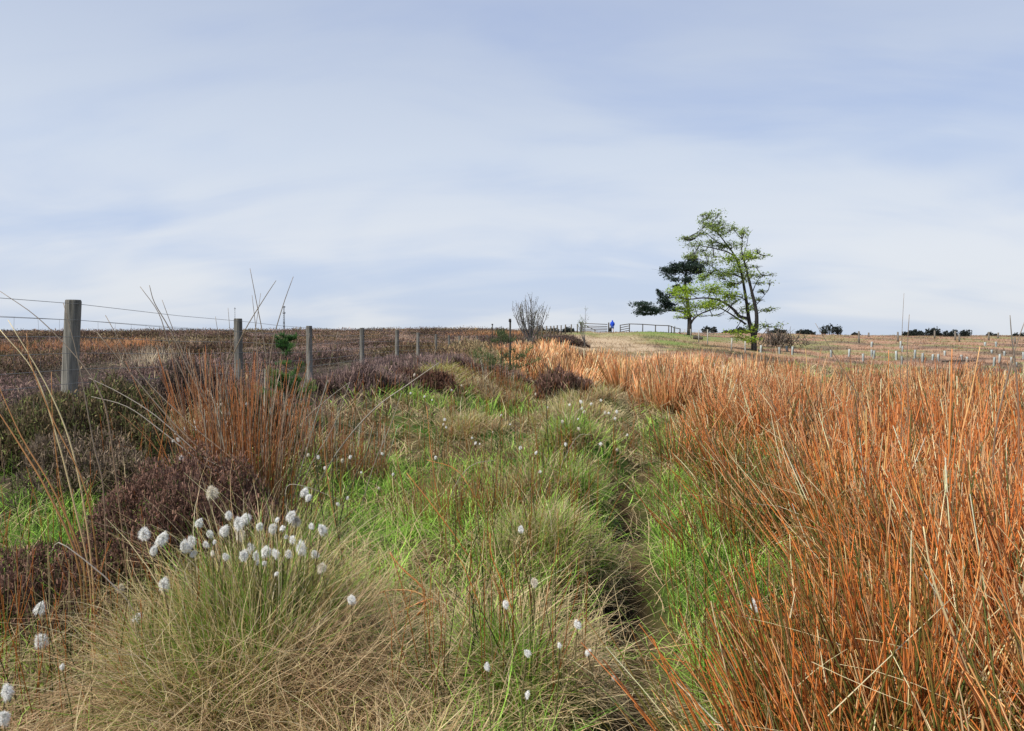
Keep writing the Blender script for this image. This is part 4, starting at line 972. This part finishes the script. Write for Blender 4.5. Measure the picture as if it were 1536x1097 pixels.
def tree(name, label, cat, limbs, clumps, d, scale, ox, oy, leafsize, cols, bright, density, bark, depth=1.0, flat=.5, twigs=True, sz=1.12, zflat=1.0):
    """limbs: polylines in photo points (crop units) with depth offset and radii in metres; clumps: ellipses with depth spread"""
    def W(cx, cy, dy=0): return at(ox + cx / scale, oy + cy / scale, d) + np.array([0, dy, 0])
    foot = W(*limbs[0][0][0]); foot[2] = g1(foot[0], foot[1])
    o = thing(name, label, cat, foot); loc = np.asarray(foot, np.float32)
    bag = Bag(); nodes = []
    for pl, rad, dys in limbs:
        p = [W(x, y, dys * (i / max(1, len(pl) - 1))) for i, (x, y) in enumerate(pl)]
        if pl is limbs[0][0]: p = [foot - [0, 0, .15]] + p[1:] if abs(p[0][2] - foot[2]) < .6 else [foot - [0, 0, .15]] + p
        tube(bag, p, np.array(rad) * .8, [bark, bark], k=7, sub=3); 
        for a, b in zip(p[:-1], p[1:]): nodes += [a + (b - a) * f for f in (.0, .33, .66)]
        nodes.append(p[-1])
    nodes = np.array(nodes)
    lb = Bag()
    for cl in clumps:
        cx, cy, rx, ry = cl[:4]; br = cl[4] if len(cl) > 4 else 0; dens = cl[5] if len(cl) > 5 else 1
        px2m = d / F / scale; R3 = np.array([rx, (rx + ry) * .5 * depth, ry]) * px2m * sz
        for rep in range(3):
            dy = rng.normal(0, 1) * depth * (.9 if rep else .6) * (1.0 if rep else -1.0) * min(1.6, (rx + ry) * px2m * 1.1)
            c = W(cx + rng.normal(0, rx * .5), cy + 5 + rng.normal(0, ry * .40), dy)
            leaves(lb, c, R3, max(6, int(density * (1.7 if br else 1.0) * dens * rx * ry * px2m ** 2 * 430)), leafsize, bright if br else cols, flat)
            if twigs:
                k = nodes[np.argmin(np.linalg.norm((nodes - c) * [1, .7, 1.3] + [0, 0, .25], axis=1))]
                m = (k + c) / 2 + np.array([0, 0, -.08 * np.linalg.norm(k - c)])
                tube(bag, [k, m, c], [.045, .028, .012], [bark, bark], k=4, sub=2, cap=False)
                for _ in range(9):
                    e = c + rng.normal(0, .55, 3) * R3; tube(bag, [m + (c - m) * rng.random(), (c + e) / 2, e], [.016, .012, .006], [bark, bark], k=3, cap=False)
    for b_, n_, m_ in ((bag, 'trunk', M_BARK), (lb, 'crown', M_LEAF)):
        b_.V = [v - loc for v in b_.V]; b_.out(n_, m_, o)
    return o
BK = np.array([.045, .042, .042])
leafy_limbs = [
    ([(1005, 1010), (995, 940), (975, 870), (962, 760), (945, 640), (925, 520), (880, 400), (820, 310), (750, 220), (680, 130)], [.32, .26, .22, .17, .14, .11, .08, .05, .025], .6),
    ([(1010, 980), (1020, 890), (1015, 800), (985, 680), (955, 570), (930, 480), (900, 380), (900, 290)], [.22, .20, .17, .14, .11, .07, .03], -.8),
    ([(965, 850), (900, 835), (855, 790), (800, 750), (720, 715), (620, 705), (520, 715), (450, 700)], [.17, .16, .13, .11, .08, .06, .03], -1.2),
    ([(950, 890), (890, 845), (830, 800), (770, 770), (690, 800), (600, 830)], [.10, .08, .06, .04, .02], 1.5),
    ([(940, 560), (860, 530), (780, 510), (700, 450)], [.09, .07, .05, .02], 1.0), ([(900, 430), (820, 380), (700, 350), (600, 330), (540, 265)], [.09, .07, .05, .03, .015], -1.0),
    ([(850, 350), (760, 300), (690, 230), (640, 190)], [.06, .05, .03, .02], 1.4), ([(935, 520), (900, 600), (820, 600), (740, 570)], [.06, .05, .03, .015], -1.6),
    ([(985, 690), (1030, 600), (1085, 530)], [.06, .04, .015], .8), ([(1000, 780), (1040, 720), (1085, 655)], [.05, .03, .015], -.6), ([(1015, 830), (1060, 800), (1130, 775)], [.05, .03, .012], .5),
    ([(930, 470), (980, 420), (1040, 370)], [.05, .03, .012], -.6), ([(915, 430), (955, 330), (975, 250), (1010, 208)], [.045, .03, .02, .008], .4), ([(975, 750), (930, 700), (860, 680), (790, 660)], [.07, .05, .03, .015], 1.0),
    ([(1000, 960), (920, 930), (860, 915)], [.04, .025, .01], -.8), ([(1015, 960), (1080, 910), (1160, 880)], [.04, .025, .01], .5)]
leafy = [(680, 120, 55, 30), (665, 100, 30, 15), (760, 155, 60, 28), (640, 200, 42, 30), (560, 262, 55, 22), (520, 265, 20, 14), (700, 235, 60, 40), (640, 325, 70, 35), (720, 300, 50, 36), (820, 205, 40, 35), (760, 210, 45, 30), (910, 240, 40, 36), (895, 300, 50, 34),
         (800, 330, 50, 30), (580, 392, 55, 28), (700, 440, 70, 28, 0, .7), (830, 420, 70, 40, 1), (760, 500, 80, 36, 0, .8), (870, 510, 60, 45, 1), (940, 400, 55, 36), (930, 560, 60, 36), (860, 592, 60, 28, 1), (760, 560, 70, 34, 0, .8), (640, 555, 50, 26, 1),
         (1030, 370, 30, 14), (1035, 410, 45, 16), (990, 478, 45, 16), (1080, 530, 45, 16), (1030, 590, 55, 22, 0, .6), (1080, 650, 36, 12), (1020, 720, 45, 16, 0, .6), (1095, 785, 50, 14), (985, 770, 40, 26, 1, .7),
         (560, 640, 115, 36, 1), (700, 635, 85, 36, 1), (820, 680, 85, 34, 1, .8), (490, 690, 70, 30, 1), (640, 760, 95, 36, 1), (740, 725, 60, 34, 1, .8), (560, 785, 60, 22, 1, .7), (470, 835, 45, 14, 1, .5), (540, 825, 35, 14, 1, .5), (700, 820, 60, 10, 0, .5),
         (930, 680, 50, 24, 0, .6), (1010, 925, 50, 28, 1), (900, 940, 70, 22, 1, .7), (1110, 895, 50, 28, 0, .6), (1000, 985, 60, 26, 1, .8), (880, 850, 40, 20, 0, .4), (900, 790, 36, 20, 0, .4), (860, 735, 40, 22, 1, .5), (690, 380, 45, 20, 0, .6), (620, 240, 40, 22)]
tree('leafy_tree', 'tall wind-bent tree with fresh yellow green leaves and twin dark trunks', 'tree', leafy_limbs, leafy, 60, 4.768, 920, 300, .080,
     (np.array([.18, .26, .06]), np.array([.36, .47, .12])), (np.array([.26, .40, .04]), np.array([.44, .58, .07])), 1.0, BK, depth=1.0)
pine_limbs = [
    ([(542, 950), (545, 880), (540, 800), (530, 700), (518, 600), (525, 500), (540, 430)], [.42, .34, .28, .22, .16, .09], .4),
    ([(550, 890), (580, 850), (640, 810), (720, 780), (800, 765)], [.20, .16, .10, .06, .03], 1.0),
    ([(545, 810), (480, 800), (400, 795), (300, 790), (200, 770)], [.14, .11, .08, .05, .02], -1.2), ([(535, 720), (450, 700), (370, 700), (320, 670)], [.10, .07, .05, .02], .8),
    ([(520, 590), (450, 560), (390, 570)], [.08, .05, .02], -1.0), ([(522, 540), (470, 500), (390, 490)], [.09, .06, .02], 1.0), ([(524, 540), (580, 520), (620, 510)], [.07, .05, .02], -1.0)]
pine = [(470, 500, 70, 30), (400, 492, 36, 18), (560, 430, 36, 26), (540, 485, 75, 36), (600, 512, 40, 22), (420, 562, 40, 15), (520, 575, 40, 26), (500, 630, 45, 14), (440, 608, 20, 10), (330, 668, 22, 18), (315, 650, 12, 10), (370, 712, 48, 26),
        (240, 748, 75, 18), (195, 780, 40, 24), (300, 785, 75, 20), (400, 752, 55, 22), (240, 812, 55, 10), (425, 660, 30, 16), (530, 400, 14, 10), (480, 460, 40, 20), (590, 470, 40, 24), (460, 780, 40, 14)]
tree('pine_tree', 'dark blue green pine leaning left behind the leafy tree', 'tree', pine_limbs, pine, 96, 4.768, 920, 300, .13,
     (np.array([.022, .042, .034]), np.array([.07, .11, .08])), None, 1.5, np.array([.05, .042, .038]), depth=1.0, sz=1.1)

def bare_shrub(name, label, cat, px, py, top, d, n, spread, leafn, lcol, stemr=.035):
    b = at(px, py, d); b[2] = g1(b[0], b[1]); hgt = at(px, top, d)[2] - b[2]
    o = thing(name, label, cat, b); bag, lb = Bag(), Bag(); c = np.array([.15, .14, .13])
    for i in range(n):
        a = random.uniform(0, 6.28); s = spread * math.sqrt(random.random()); hh = hgt * random.uniform(.62, 1.0) * (1 - .25 * (s / spread) ** 2 if spread else 1)
        e = np.array([math.cos(a) * s, math.sin(a) * s, hh]); j = random.uniform(.15, .35)
        m1 = np.array([e[0] * .18, e[1] * .18, hh * j]); m2 = np.array([e[0] * .62, e[1] * .62, hh * (j + .3)])
        p = [np.array([random.uniform(-.06, .06), random.uniform(-.06, .06), -.1]), m1, m2, e]
        tube(bag, p, [stemr, stemr * .75, stemr * .5, stemr * .22], [c, c * 1.1], k=5, sub=3)
        for k in range(7):
            f = random.uniform(.4, .95); st = m1 + (m2 - m1) * (f / .6) if f < .6 else m2 + (e - m2) * ((f - .6) / .4)
            dr = np.array([random.uniform(-.5, .5), random.uniform(-.5, .5), random.uniform(.5, 1.0)]) * hgt * random.uniform(.10, .22) * 1.0
            tube(bag, [st, st + dr * .5 + rng.normal(0, .02, 3), st + dr], [stemr * .35, stemr * .28, stemr * .16], [c, c], k=3, cap=False)
            if leafn: leaves(lb, st + dr * .8, np.array([.10, .10, .14]) * hgt * .35, leafn, .0014 * d * .55, lcol, 1.0)
    bag.out('trunk', M_BARK, o)
    if leafn: lb.out('crown', M_LEAF, o)
    return o, b
LG = (np.array([.12, .15, .07]), np.array([.24, .27, .13]))
o, b = bare_shrub('bare_shrub', 'nearly leafless many-stemmed shrub against the sky left of the path', 'shrub', 796, 516, 437, 42, 30, 1.12, 3, LG)
bag = Bag(); leaves(bag, np.array([.45, 0, .5]), np.array([.7, .5, .5]), 260, .035, (np.array([.09, .12, .04]), np.array([.20, .23, .08])), .8); bag.out('undergrowth', M_LEAF, o)
bare_shrub('sapling', 'slim sparsely leaved sapling standing before the field gate', 'sapling', 877, 514, 458, 50, 5, .42, 5, (np.array([.10, .16, .05]), np.array([.22, .32, .10])), .03)

def spruce(label, px, base_py, top_py, d, wpx, nw, col, coltip, dens=60):
    b = at(px, base_py, d); b[2] = g1(b[0], b[1]); hgt = at(px, top_py, d)[2] - b[2]; w = wpx / 2 / F * d
    o = thing('spruce_sapling', label, 'spruce sapling', b)
    bag = Bag(); tube(bag, [[0, 0, -.1], [.01, 0, hgt * .5], [0, 0, hgt]], [.022 * hgt, .014 * hgt, .004 * hgt], [(.07, .055, .04)] * 2, k=6); bag.out('trunk', M_BARK, o)
    lb = Bag()
    for i in range(nw):
        f = [random.uniform(.0, .50), random.uniform(0, .38), random.uniform(.78, 1.0), random.uniform(.1, 1.0)][i % 4]
        for k in range(1):
            a = i * 2.4 + random.uniform(-.5, .5); L = w * (1.02 - .70 * f) * random.uniform(.5, 1.15); z = hgt * (.18 + .76 * f); rise = L * random.uniform(.10, .75)
            p0 = np.array([0, 0, z - L * .12]); p1 = np.array([math.cos(a) * L, math.sin(a) * L, z - L * .12 + rise])
            tube(lb, [p0, (p0 + p1) / 2 - [0, 0, L * .05], p1], [.006 * hgt, .004 * hgt, .002 * hgt], [(.08, .06, .03)] * 2, k=3, cap=False)
            segs = [(p0 + (p1 - p0) * .2, p1)]
            for sd in (-1, 1):
                for q_ in (.3, .5, .7, .85):
                    st = p0 + (p1 - p0) * q_; a2 = a + sd * random.uniform(.6, 1.0); l2 = L * (1 - q_) * .75 + .04 * w; segs.append((st, st + np.array([math.cos(a2) * l2, math.sin(a2) * l2, l2 * random.uniform(.05, .4)])))
            for s0, s1 in segs:
                m = max(10, int(dens * np.linalg.norm(s1 - s0) / (w + 1e-6))); t = rng.random(m); P = s0 + (s1 - s0) * t[:, None]
                rr2 = np.linalg.norm(P[:, :2], axis=1) / w
                c = mixc(col, coltip, np.clip(rr2 * 1.1 * (.4 + .8 * rng.random(m)), 0, 1) ** 2)
                lb.add(*strands(P, rng.random(m) * 6.28, rng.normal(.9, .55, m), 0 * t, w * U(.07, .15, m), np.maximum(.0040, .0008 * d) * U(.8, 1.3, m), c * .7, c, 1, taper=.5))
    lb.out('crown', M_LEAF, o)
    return o
spruce('small bright green spruce sapling among heather in front of the fence', 428, 572, 497, 7.6, 100, 44, np.array([.055, .16, .04]), np.array([.36, .45, .12]))
spruce('thin dark spruce sapling rising out of the orange rushes left of centre', 752, 588, 500, 15.6, 118, 22, np.array([.10, .14, .06]), np.array([.40, .44, .17]), 9)

# ------------------------------------------------------------------ FAR SHRUBS
def far_shrub(px, py, wpx, hpx, d, label, col=(np.array([.022, .030, .026]), np.array([.065, .075, .062]))):
    b = at(px, py, d); gz = g1(b[0], b[1]); b[2] = min(gz, b[2]); w, h = wpx / F * d / 2, hpx / F * d
    o = thing('distant_shrub', label, 'shrub', b, 'dark shrubs along the far skyline'); lb = Bag(); n = max(3, int(wpx / hpx * 2.6)); sb = Bag()
    for i in range(n):
        f = (i + .5) / n * 2 - 1; hh = h * random.uniform(.62, 1.05) * (1 - .4 * f * f); cx = f * w * .85
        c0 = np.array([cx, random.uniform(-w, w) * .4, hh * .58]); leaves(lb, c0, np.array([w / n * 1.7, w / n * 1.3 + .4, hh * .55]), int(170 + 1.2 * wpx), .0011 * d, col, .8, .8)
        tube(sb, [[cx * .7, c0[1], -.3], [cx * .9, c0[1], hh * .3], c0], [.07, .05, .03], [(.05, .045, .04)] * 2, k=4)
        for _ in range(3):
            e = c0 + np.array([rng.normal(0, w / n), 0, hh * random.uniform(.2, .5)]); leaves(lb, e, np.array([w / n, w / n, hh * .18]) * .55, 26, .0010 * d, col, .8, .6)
    sb.out('stem', M_BARK, o); lb.out('foliage', M_LEAF, o)
for px, py, w, h, d, lb in [
    (1065, 499, 24, 9, 150, 'dark rounded shrub on the skyline right of the pine trunk'), (1110, 500, 34, 8, 140, 'dark shrub on the skyline just left of the leafy tree trunk'), (1166, 501, 26, 8, 150, 'low dark shrub on the skyline right of the leafy tree trunk'),
    (1207, 503, 30, 10, 135, 'dark shrub with a greenish middle on the skyline, second right of the leafy tree'), (1246, 502, 36, 14, 150, 'tallest dark dome shaped shrub on the right skyline'), (1284, 503, 12, 5, 150, 'tiny dark shrub right of the tallest dome shrub'),
    (1372, 505, 34, 9, 150, 'left end of the long dark shrub bank at right'), (1398, 506, 40, 12, 145, 'middle of the long dark shrub bank at right'), (1436, 508, 46, 14, 142, 'right end of the long dark shrub bank at right'),
    (1489, 508, 20, 8, 145, 'small dark shrub alone between the long bank and right edge'), (1527, 509, 30, 8, 145, 'dark shrub cut by the right edge of the skyline'), (1090, 500, 16, 4, 150, 'very low dark shrub left of the leafy tree'),
    (812, 503, 18, 12, 112, 'dark rounded shrub behind the bare shrub'), (830, 502, 17, 13, 112, 'dark rounded shrub behind the distant row of fence posts'), (850, 501, 15, 12, 115, 'dark pointed shrub near the right end of the distant fence posts'), (857, 500, 9, 9, 118, 'small dark shrub left of the gate post')]:
    far_shrub(px, py, w, h, d, lb)

# ------------------------------------------------------------------ BRUSH PILE, LOG, HUMMOCK
def brush(px, py, wpx, hpx, label, n=420):
    b = on(px, py); d = b[1]; w, h = wpx / F * d / 2, hpx / F * d; bag = Bag()
    a = rng.random(n) * 6.28; r = rng.random(n); x = np.cos(a) * r * w; y = np.sin(a) * r * w * .5; top = h * np.sqrt(1 - r * r * .9)
    c = mixc(np.array([.13, .10, .08]), np.array([.30, .25, .20]), rng.random(n))
    bag.add(*strands(np.stack([x, y, top * rng.random(n)], 1), rng.random(n) * 6.28, U(.6, 1.7, n), rng.normal(0, .4, n), U(.4, 1.2, n) * h, .0013 * d, c * .7, c, 3, tube=True, taper=.6))
    o = bag.out('brush_pile', M_BARK); o.location = tuple(b); tag(o, label, 'brush pile')
brush(1168, 521, 92, 18, 'grey brown pile of cut brushwood right of the leafy tree')
def log(p, q_, rad, label):
    bag = Bag(); m = (p + q_) / 2; tube(bag, [p - m, np.array([0, 0, .03]), q_ - m], [rad, rad * 1.08, rad * .85], [(.07, .06, .05), (.12, .10, .085)], k=9, sub=3)
    for f in (.3, .65): s = (p - m) + (q_ - p) * f; tube(bag, [s, s + np.array([.05, -.1, .22])], [rad * .4, rad * .22], [(.08, .07, .06)] * 2, k=5)
    o = bag.out('fallen_log', M_BARK); o.location = tuple(m); tag(o, label, 'log')
a, b = on(1413, 544), on(1463, 541); b = at(1463, 541, a[1]); a[2] = g1(a[0], a[1]) + .05; b[2] = g1(b[0], b[1]) + .10
log(a, b, .06, 'dark fallen log lying on pale ground among the tree guards')
a = on(1040, 509); b = at(1054, 511, a[1]); a[2] += .15; b[2] = a[2] - .1
log(a, b, .22, 'dark log lying on the rusty bank left of the leafy tree')

# ------------------------------------------------------------------ WALKER AND DOG
def skin(name, verts, edges, radii, m, parent, root=0, col=(.4, .25, .18), sub=1):
    me = bpy.data.meshes.new(name); me.from_pydata(verts, edges, []); o = bpy.data.objects.new(name, me); COL.objects.link(o); o.parent = parent
    md = o.modifiers.new('Skin', 'SKIN'); md.use_smooth_shade = True
    for i, r in enumerate(radii): me.skin_vertices[0].data[i].radius = (r, r) if np.ndim(r) == 0 else r
    me.skin_vertices[0].data[root].use_root = True
    sb = o.modifiers.new('Subdivision', 'SUBSURF'); sb.levels = sb.render_levels = sub
    me.materials.append(m); return o
def flat_mat(name, c, rough=.8):
    m = bpy.data.materials.new(name); m.use_nodes = True; nt = m.node_tree; b = nt.nodes['Principled BSDF']; b.inputs['Roughness'].default_value = rough; b.inputs['Specular IOR Level'].default_value = .2
    nz = nt.nodes.new('ShaderNodeTexNoise'); nz.inputs['Scale'].default_value = 18; rp = nt.nodes.new('ShaderNodeValToRGB')
    rp.color_ramp.elements[0].color = tuple(v * .75 for v in c) + (1,); rp.color_ramp.elements[1].color = tuple(min(1, v * 1.15) for v in c) + (1,)
    nt.links.new(nz.outputs['Fac'], rp.inputs[0]); nt.links.new(rp.outputs[0], b.inputs['Base Color']); return m
def walker():
    b = at(918.5, 504.5, 104); b[2] = g1(b[0], b[1])
    o = thing('person', 'person in a bright blue hooded jacket and shorts walking through the gate gap', 'person', b)
    sk = flat_mat('walker_skin', (.50, .30, .22)); jk = flat_mat('blue_jacket', (.02, .08, .60)); st = flat_mat('blue_shorts', (.05, .09, .28)); bt = flat_mat('boots', (.05, .04, .035))
    # facing away, left leg forward in mid stride
    V = [(0, 0, .92), (0, 0, 1.12), (0, .02, 1.38), (0, .03, 1.50), (0, .05, 1.60), (0, .05, 1.72),
         (-.10, .02, .86), (-.11, .14, .50), (-.11, .06, .10), (-.11, .18, .05), (.10, -.02, .86), (.11, -.04, .49), (.11, -.24, .14), (.11, -.13, .05),
         (-.20, .02, 1.42), (-.27, -.04, 1.16), (-.25, .10, .96), (-.24, .14, .88), (.20, .02, 1.42), (.27, .04, 1.16), (.25, .18, 1.0), (.24, .22, .93)]
    E = [(0, 1), (1, 2), (2, 3), (3, 4), (4, 5), (0, 6), (6, 7), (7, 8), (8, 9), (0, 10), (10, 11), (11, 12), (12, 13), (2, 14), (14, 15), (15, 16), (16, 17), (2, 18), (18, 19), (19, 20), (20, 21)]
    Rd = [.14, .13, .15, .06, .085, .08, .085, .06, .04, .035, .085, .06, .04, .035, .055, .045, .035, .035, .055, .045, .035, .035]
    skin('body', V, E, Rd, sk, o)
    JV = [(0, 0, .84), (0, 0, 1.10), (0, .02, 1.40), (0, .03, 1.52), (0, .05, 1.64), (0, .05, 1.77), (-.21, .02, 1.42), (-.28, -.04, 1.16), (-.26, .09, .98), (.21, .02, 1.42), (.28, .04, 1.16), (.26, .17, 1.02)]
    JE = [(0, 1), (1, 2), (2, 3), (3, 4), (4, 5), (2, 6), (6, 7), (7, 8), (2, 9), (9, 10), (10, 11)]
    skin('jacket', JV, JE, [(.24, .17), (.22, .17), (.22, .17), .11, .125, .10, .085, .075, .06, .085, .075, .06], jk, o)
    skin('shorts', [(0, 0, .92), (-.10, .02, .84), (-.11, .11, .56), (.10, -.02, .84), (.11, -.035, .55)], [(0, 1), (1, 2), (0, 3), (3, 4)], [.17, .12, .10, .12, .10], st, o)
    for f, t in (((-.11, .06, .09), (-.11, .22, .045)), ((.11, -.22, .11), (.11, -.09, .045))):
        skin('boot', [(f[0], f[1] - .03, f[2] + .08), (f[0], f[1], f[2] - .03), t], [(0, 1), (1, 2)], [.06, .06, .045], bt, o)
    # small black dog beside the gate post
    db = at(916.0, 504.8, 101); db[2] = g1(db[0], db[1]); dg = thing('dog', 'small black dog standing at the left foot of the person in blue', 'dog', db)
    fur = flat_mat('black_fur', (.012, .012, .013)); s = 1.0
    DV = [(0, 0, .42), (0, .22, .44), (0, .42, .43), (0, .54, .56), (0, .60, .66), (0, .74, .63), (0, -.10, .48), (0, -.24, .60),
          (-.08, .40, .34), (-.08, .39, .18), (-.08, .41, .02), (.08, .40, .34), (.08, .44, .18), (.08, .42, .02), (-.08, .0, .34), (-.09, .07, .24), (-.09, -.07, .14), (-.09, -.04, .02), (.08, .0, .34), (.09, .07, .24), (.09, -.07, .14), (.09, -.03, .02), (-.05, .585, .76), (.05, .585, .76)]
    DE = [(0, 1), (1, 2), (2, 3), (3, 4), (4, 5), (0, 6), (6, 7), (2, 8), (8, 9), (9, 10), (2, 11), (11, 12), (12, 13), (0, 14), (14, 15), (15, 16), (16, 17), (0, 18), (18, 19), (19, 20), (20, 21), (4, 22), (4, 23)]
    skin('body', DV, DE, [.12, .13, .15, .10, .09, .045, .04, .025, .07, .04, .035, .07, .04, .035, .08, .06, .035, .035, .08, .06, .035, .035, .025, .025], fur, dg, root=1)
walker()

# ------------------------------------------------------------------ LIGHT AND SKY
SUN_EL, SUN_AZ = R(50), R(236)      # azimuth measured clockwise from +Y (the view direction)
def sky():
    w = bpy.data.worlds.new('World'); scene.world = w; w.use_nodes = True; nt = w.node_tree; N, Lk = nt.nodes, nt.links; N.clear()
    out = N.new('ShaderNodeOutputWorld')
    st = N.new('ShaderNodeTexSky'); st.sky_type = 'NISHITA'; st.sun_disc = False; st.sun_elevation = SUN_EL; st.sun_rotation = SUN_AZ; st.dust_density = 2.0
    b1 = N.new('ShaderNodeBackground'); b1.inputs['Strength'].default_value = .10; Lk.new(st.outputs[0], b1.inputs['Color'])
    tc = N.new('ShaderNodeTexCoord'); sp = N.new('ShaderNodeSeparateXYZ'); Lk.new(tc.outputs['Generated'], sp.inputs[0])
    def M(op, a, b=None, c=None):
        n = N.new('ShaderNodeMath'); n.operation = op
        for i, v in enumerate((a, b, c)):
            if v is None: continue
            if isinstance(v, (int, float)): n.inputs[i].default_value = v
            else: Lk.new(v, n.inputs[i])
        return n.outputs[0]
    z = M('ADD', M('MAXIMUM', sp.outputs[2], 0.0), .30)
    u, v = M('DIVIDE', sp.outputs[0], z), M('DIVIDE', sp.outputs[1], z)
    def noise(su, sv, scale, detail, seed, dist=.4):
        cb = N.new('ShaderNodeCombineXYZ'); Lk.new(M('MULTIPLY', u, su), cb.inputs[0])
        Lk.new(M('ADD', M('MULTIPLY', v, sv), M('MULTIPLY', u, .12)), cb.inputs[1]); cb.inputs[2].default_value = seed
        n = N.new('ShaderNodeTexNoise'); n.inputs['Scale'].default_value = scale; n.inputs['Detail'].default_value = detail; n.inputs['Distortion'].default_value = dist; n.inputs['Roughness'].default_value = .52
        Lk.new(cb.outputs[0], n.inputs['Vector']); return n.outputs['Fac']
    n1, n2 = noise(.75, 1.0, .95, 3, 3.1, .7), noise(.5, 1.35, 2.2, 8, 8.7, .7)
    def ramp(fac, stops):
        r = N.new('ShaderNodeValToRGB'); r.color_ramp.interpolation = 'EASE'
        while len(r.color_ramp.elements) < len(stops): r.color_ramp.elements.new(.5)
        r.color_ramp.interpolation = 'LINEAR'
        for e, (p, c) in zip(r.color_ramp.elements, stops): e.position = p; e.color = tuple(c) + (1,)
        Lk.new(fac, r.inputs[0]); return r.outputs[0]
    thin = ramp(sp.outputs[2], [(0, (.62, .71, .86)), (.10, (.57, .675, .875)), (.22, (.49, .605, .845)), (.42, (.38, .48, .75)), (.62, (.28, .37, .60)), (1, (.18, .25, .46))])
    thick = ramp(sp.outputs[2], [(0, (.80, .84, .90)), (.10, (.80, .84, .91)), (.22, (.685, .76, .885)), (.42, (.50, .585, .765)), (.62, (.36, .43, .60)), (1, (.25, .30, .45))])
    f = M('ADD', M('MULTIPLY', n1, .65), M('MULTIPLY', n2, .35))
    mr = N.new('ShaderNodeMapRange'); mr.interpolation_type = 'SMOOTHSTEP'; mr.inputs[1].default_value = .38; mr.inputs[2].default_value = .60; Lk.new(f, mr.inputs[0])
    mx = N.new('ShaderNodeMix'); mx.data_type = 'RGBA'; Lk.new(mr.outputs[0], mx.inputs[0]); Lk.new(thin, mx.inputs[6]); Lk.new(thick, mx.inputs[7])
    b2 = N.new('ShaderNodeBackground'); b2.inputs['Strength'].default_value = 1.0; Lk.new(mx.outputs[2], b2.inputs['Color'])
    ms = N.new('ShaderNodeMixShader'); ms.inputs[0].default_value = .90; Lk.new(b1.outputs[0], ms.inputs[1]); Lk.new(b2.outputs[0], ms.inputs[2]); Lk.new(ms.outputs[0], out.inputs['Surface'])
sky()
sl = bpy.data.lights.new('Sun', 'SUN'); sl.energy = 5.0; sl.angle = R(.8); sl.color = (1.0, .95, .86)
so = bpy.data.objects.new('Sun', sl); COL.objects.link(so)
dirv = Vector((math.sin(SUN_AZ) * math.cos(SUN_EL), math.cos(SUN_AZ) * math.cos(SUN_EL), math.sin(SUN_EL)))
so.rotation_euler = dirv.to_track_quat('Z', 'Y').to_euler(); so.location = dirv * 50

cam = bpy.data.cameras.new('Camera'); co = bpy.data.objects.new('Camera', cam); COL.objects.link(co)
co.location = (0, 0, H); co.rotation_euler = (math.pi / 2 - PITCH, 0, 0)
cam.sensor_fit = 'HORIZONTAL'; cam.sensor_width = 36; cam.lens = F / 1536 * 36; cam.clip_start = .02; cam.clip_end = 6000
scene.camera = co
scene.view_settings.view_transform = 'Standard'; scene.view_settings.look = 'None'; scene.view_settings.exposure = 0; scene.view_settings.gamma = 1
scene.cycles.max_bounces = 6; scene.cycles.diffuse_bounces = 3; scene.cycles.transmission_bounces = 3; scene.cycles.transparent_max_bounces = 4
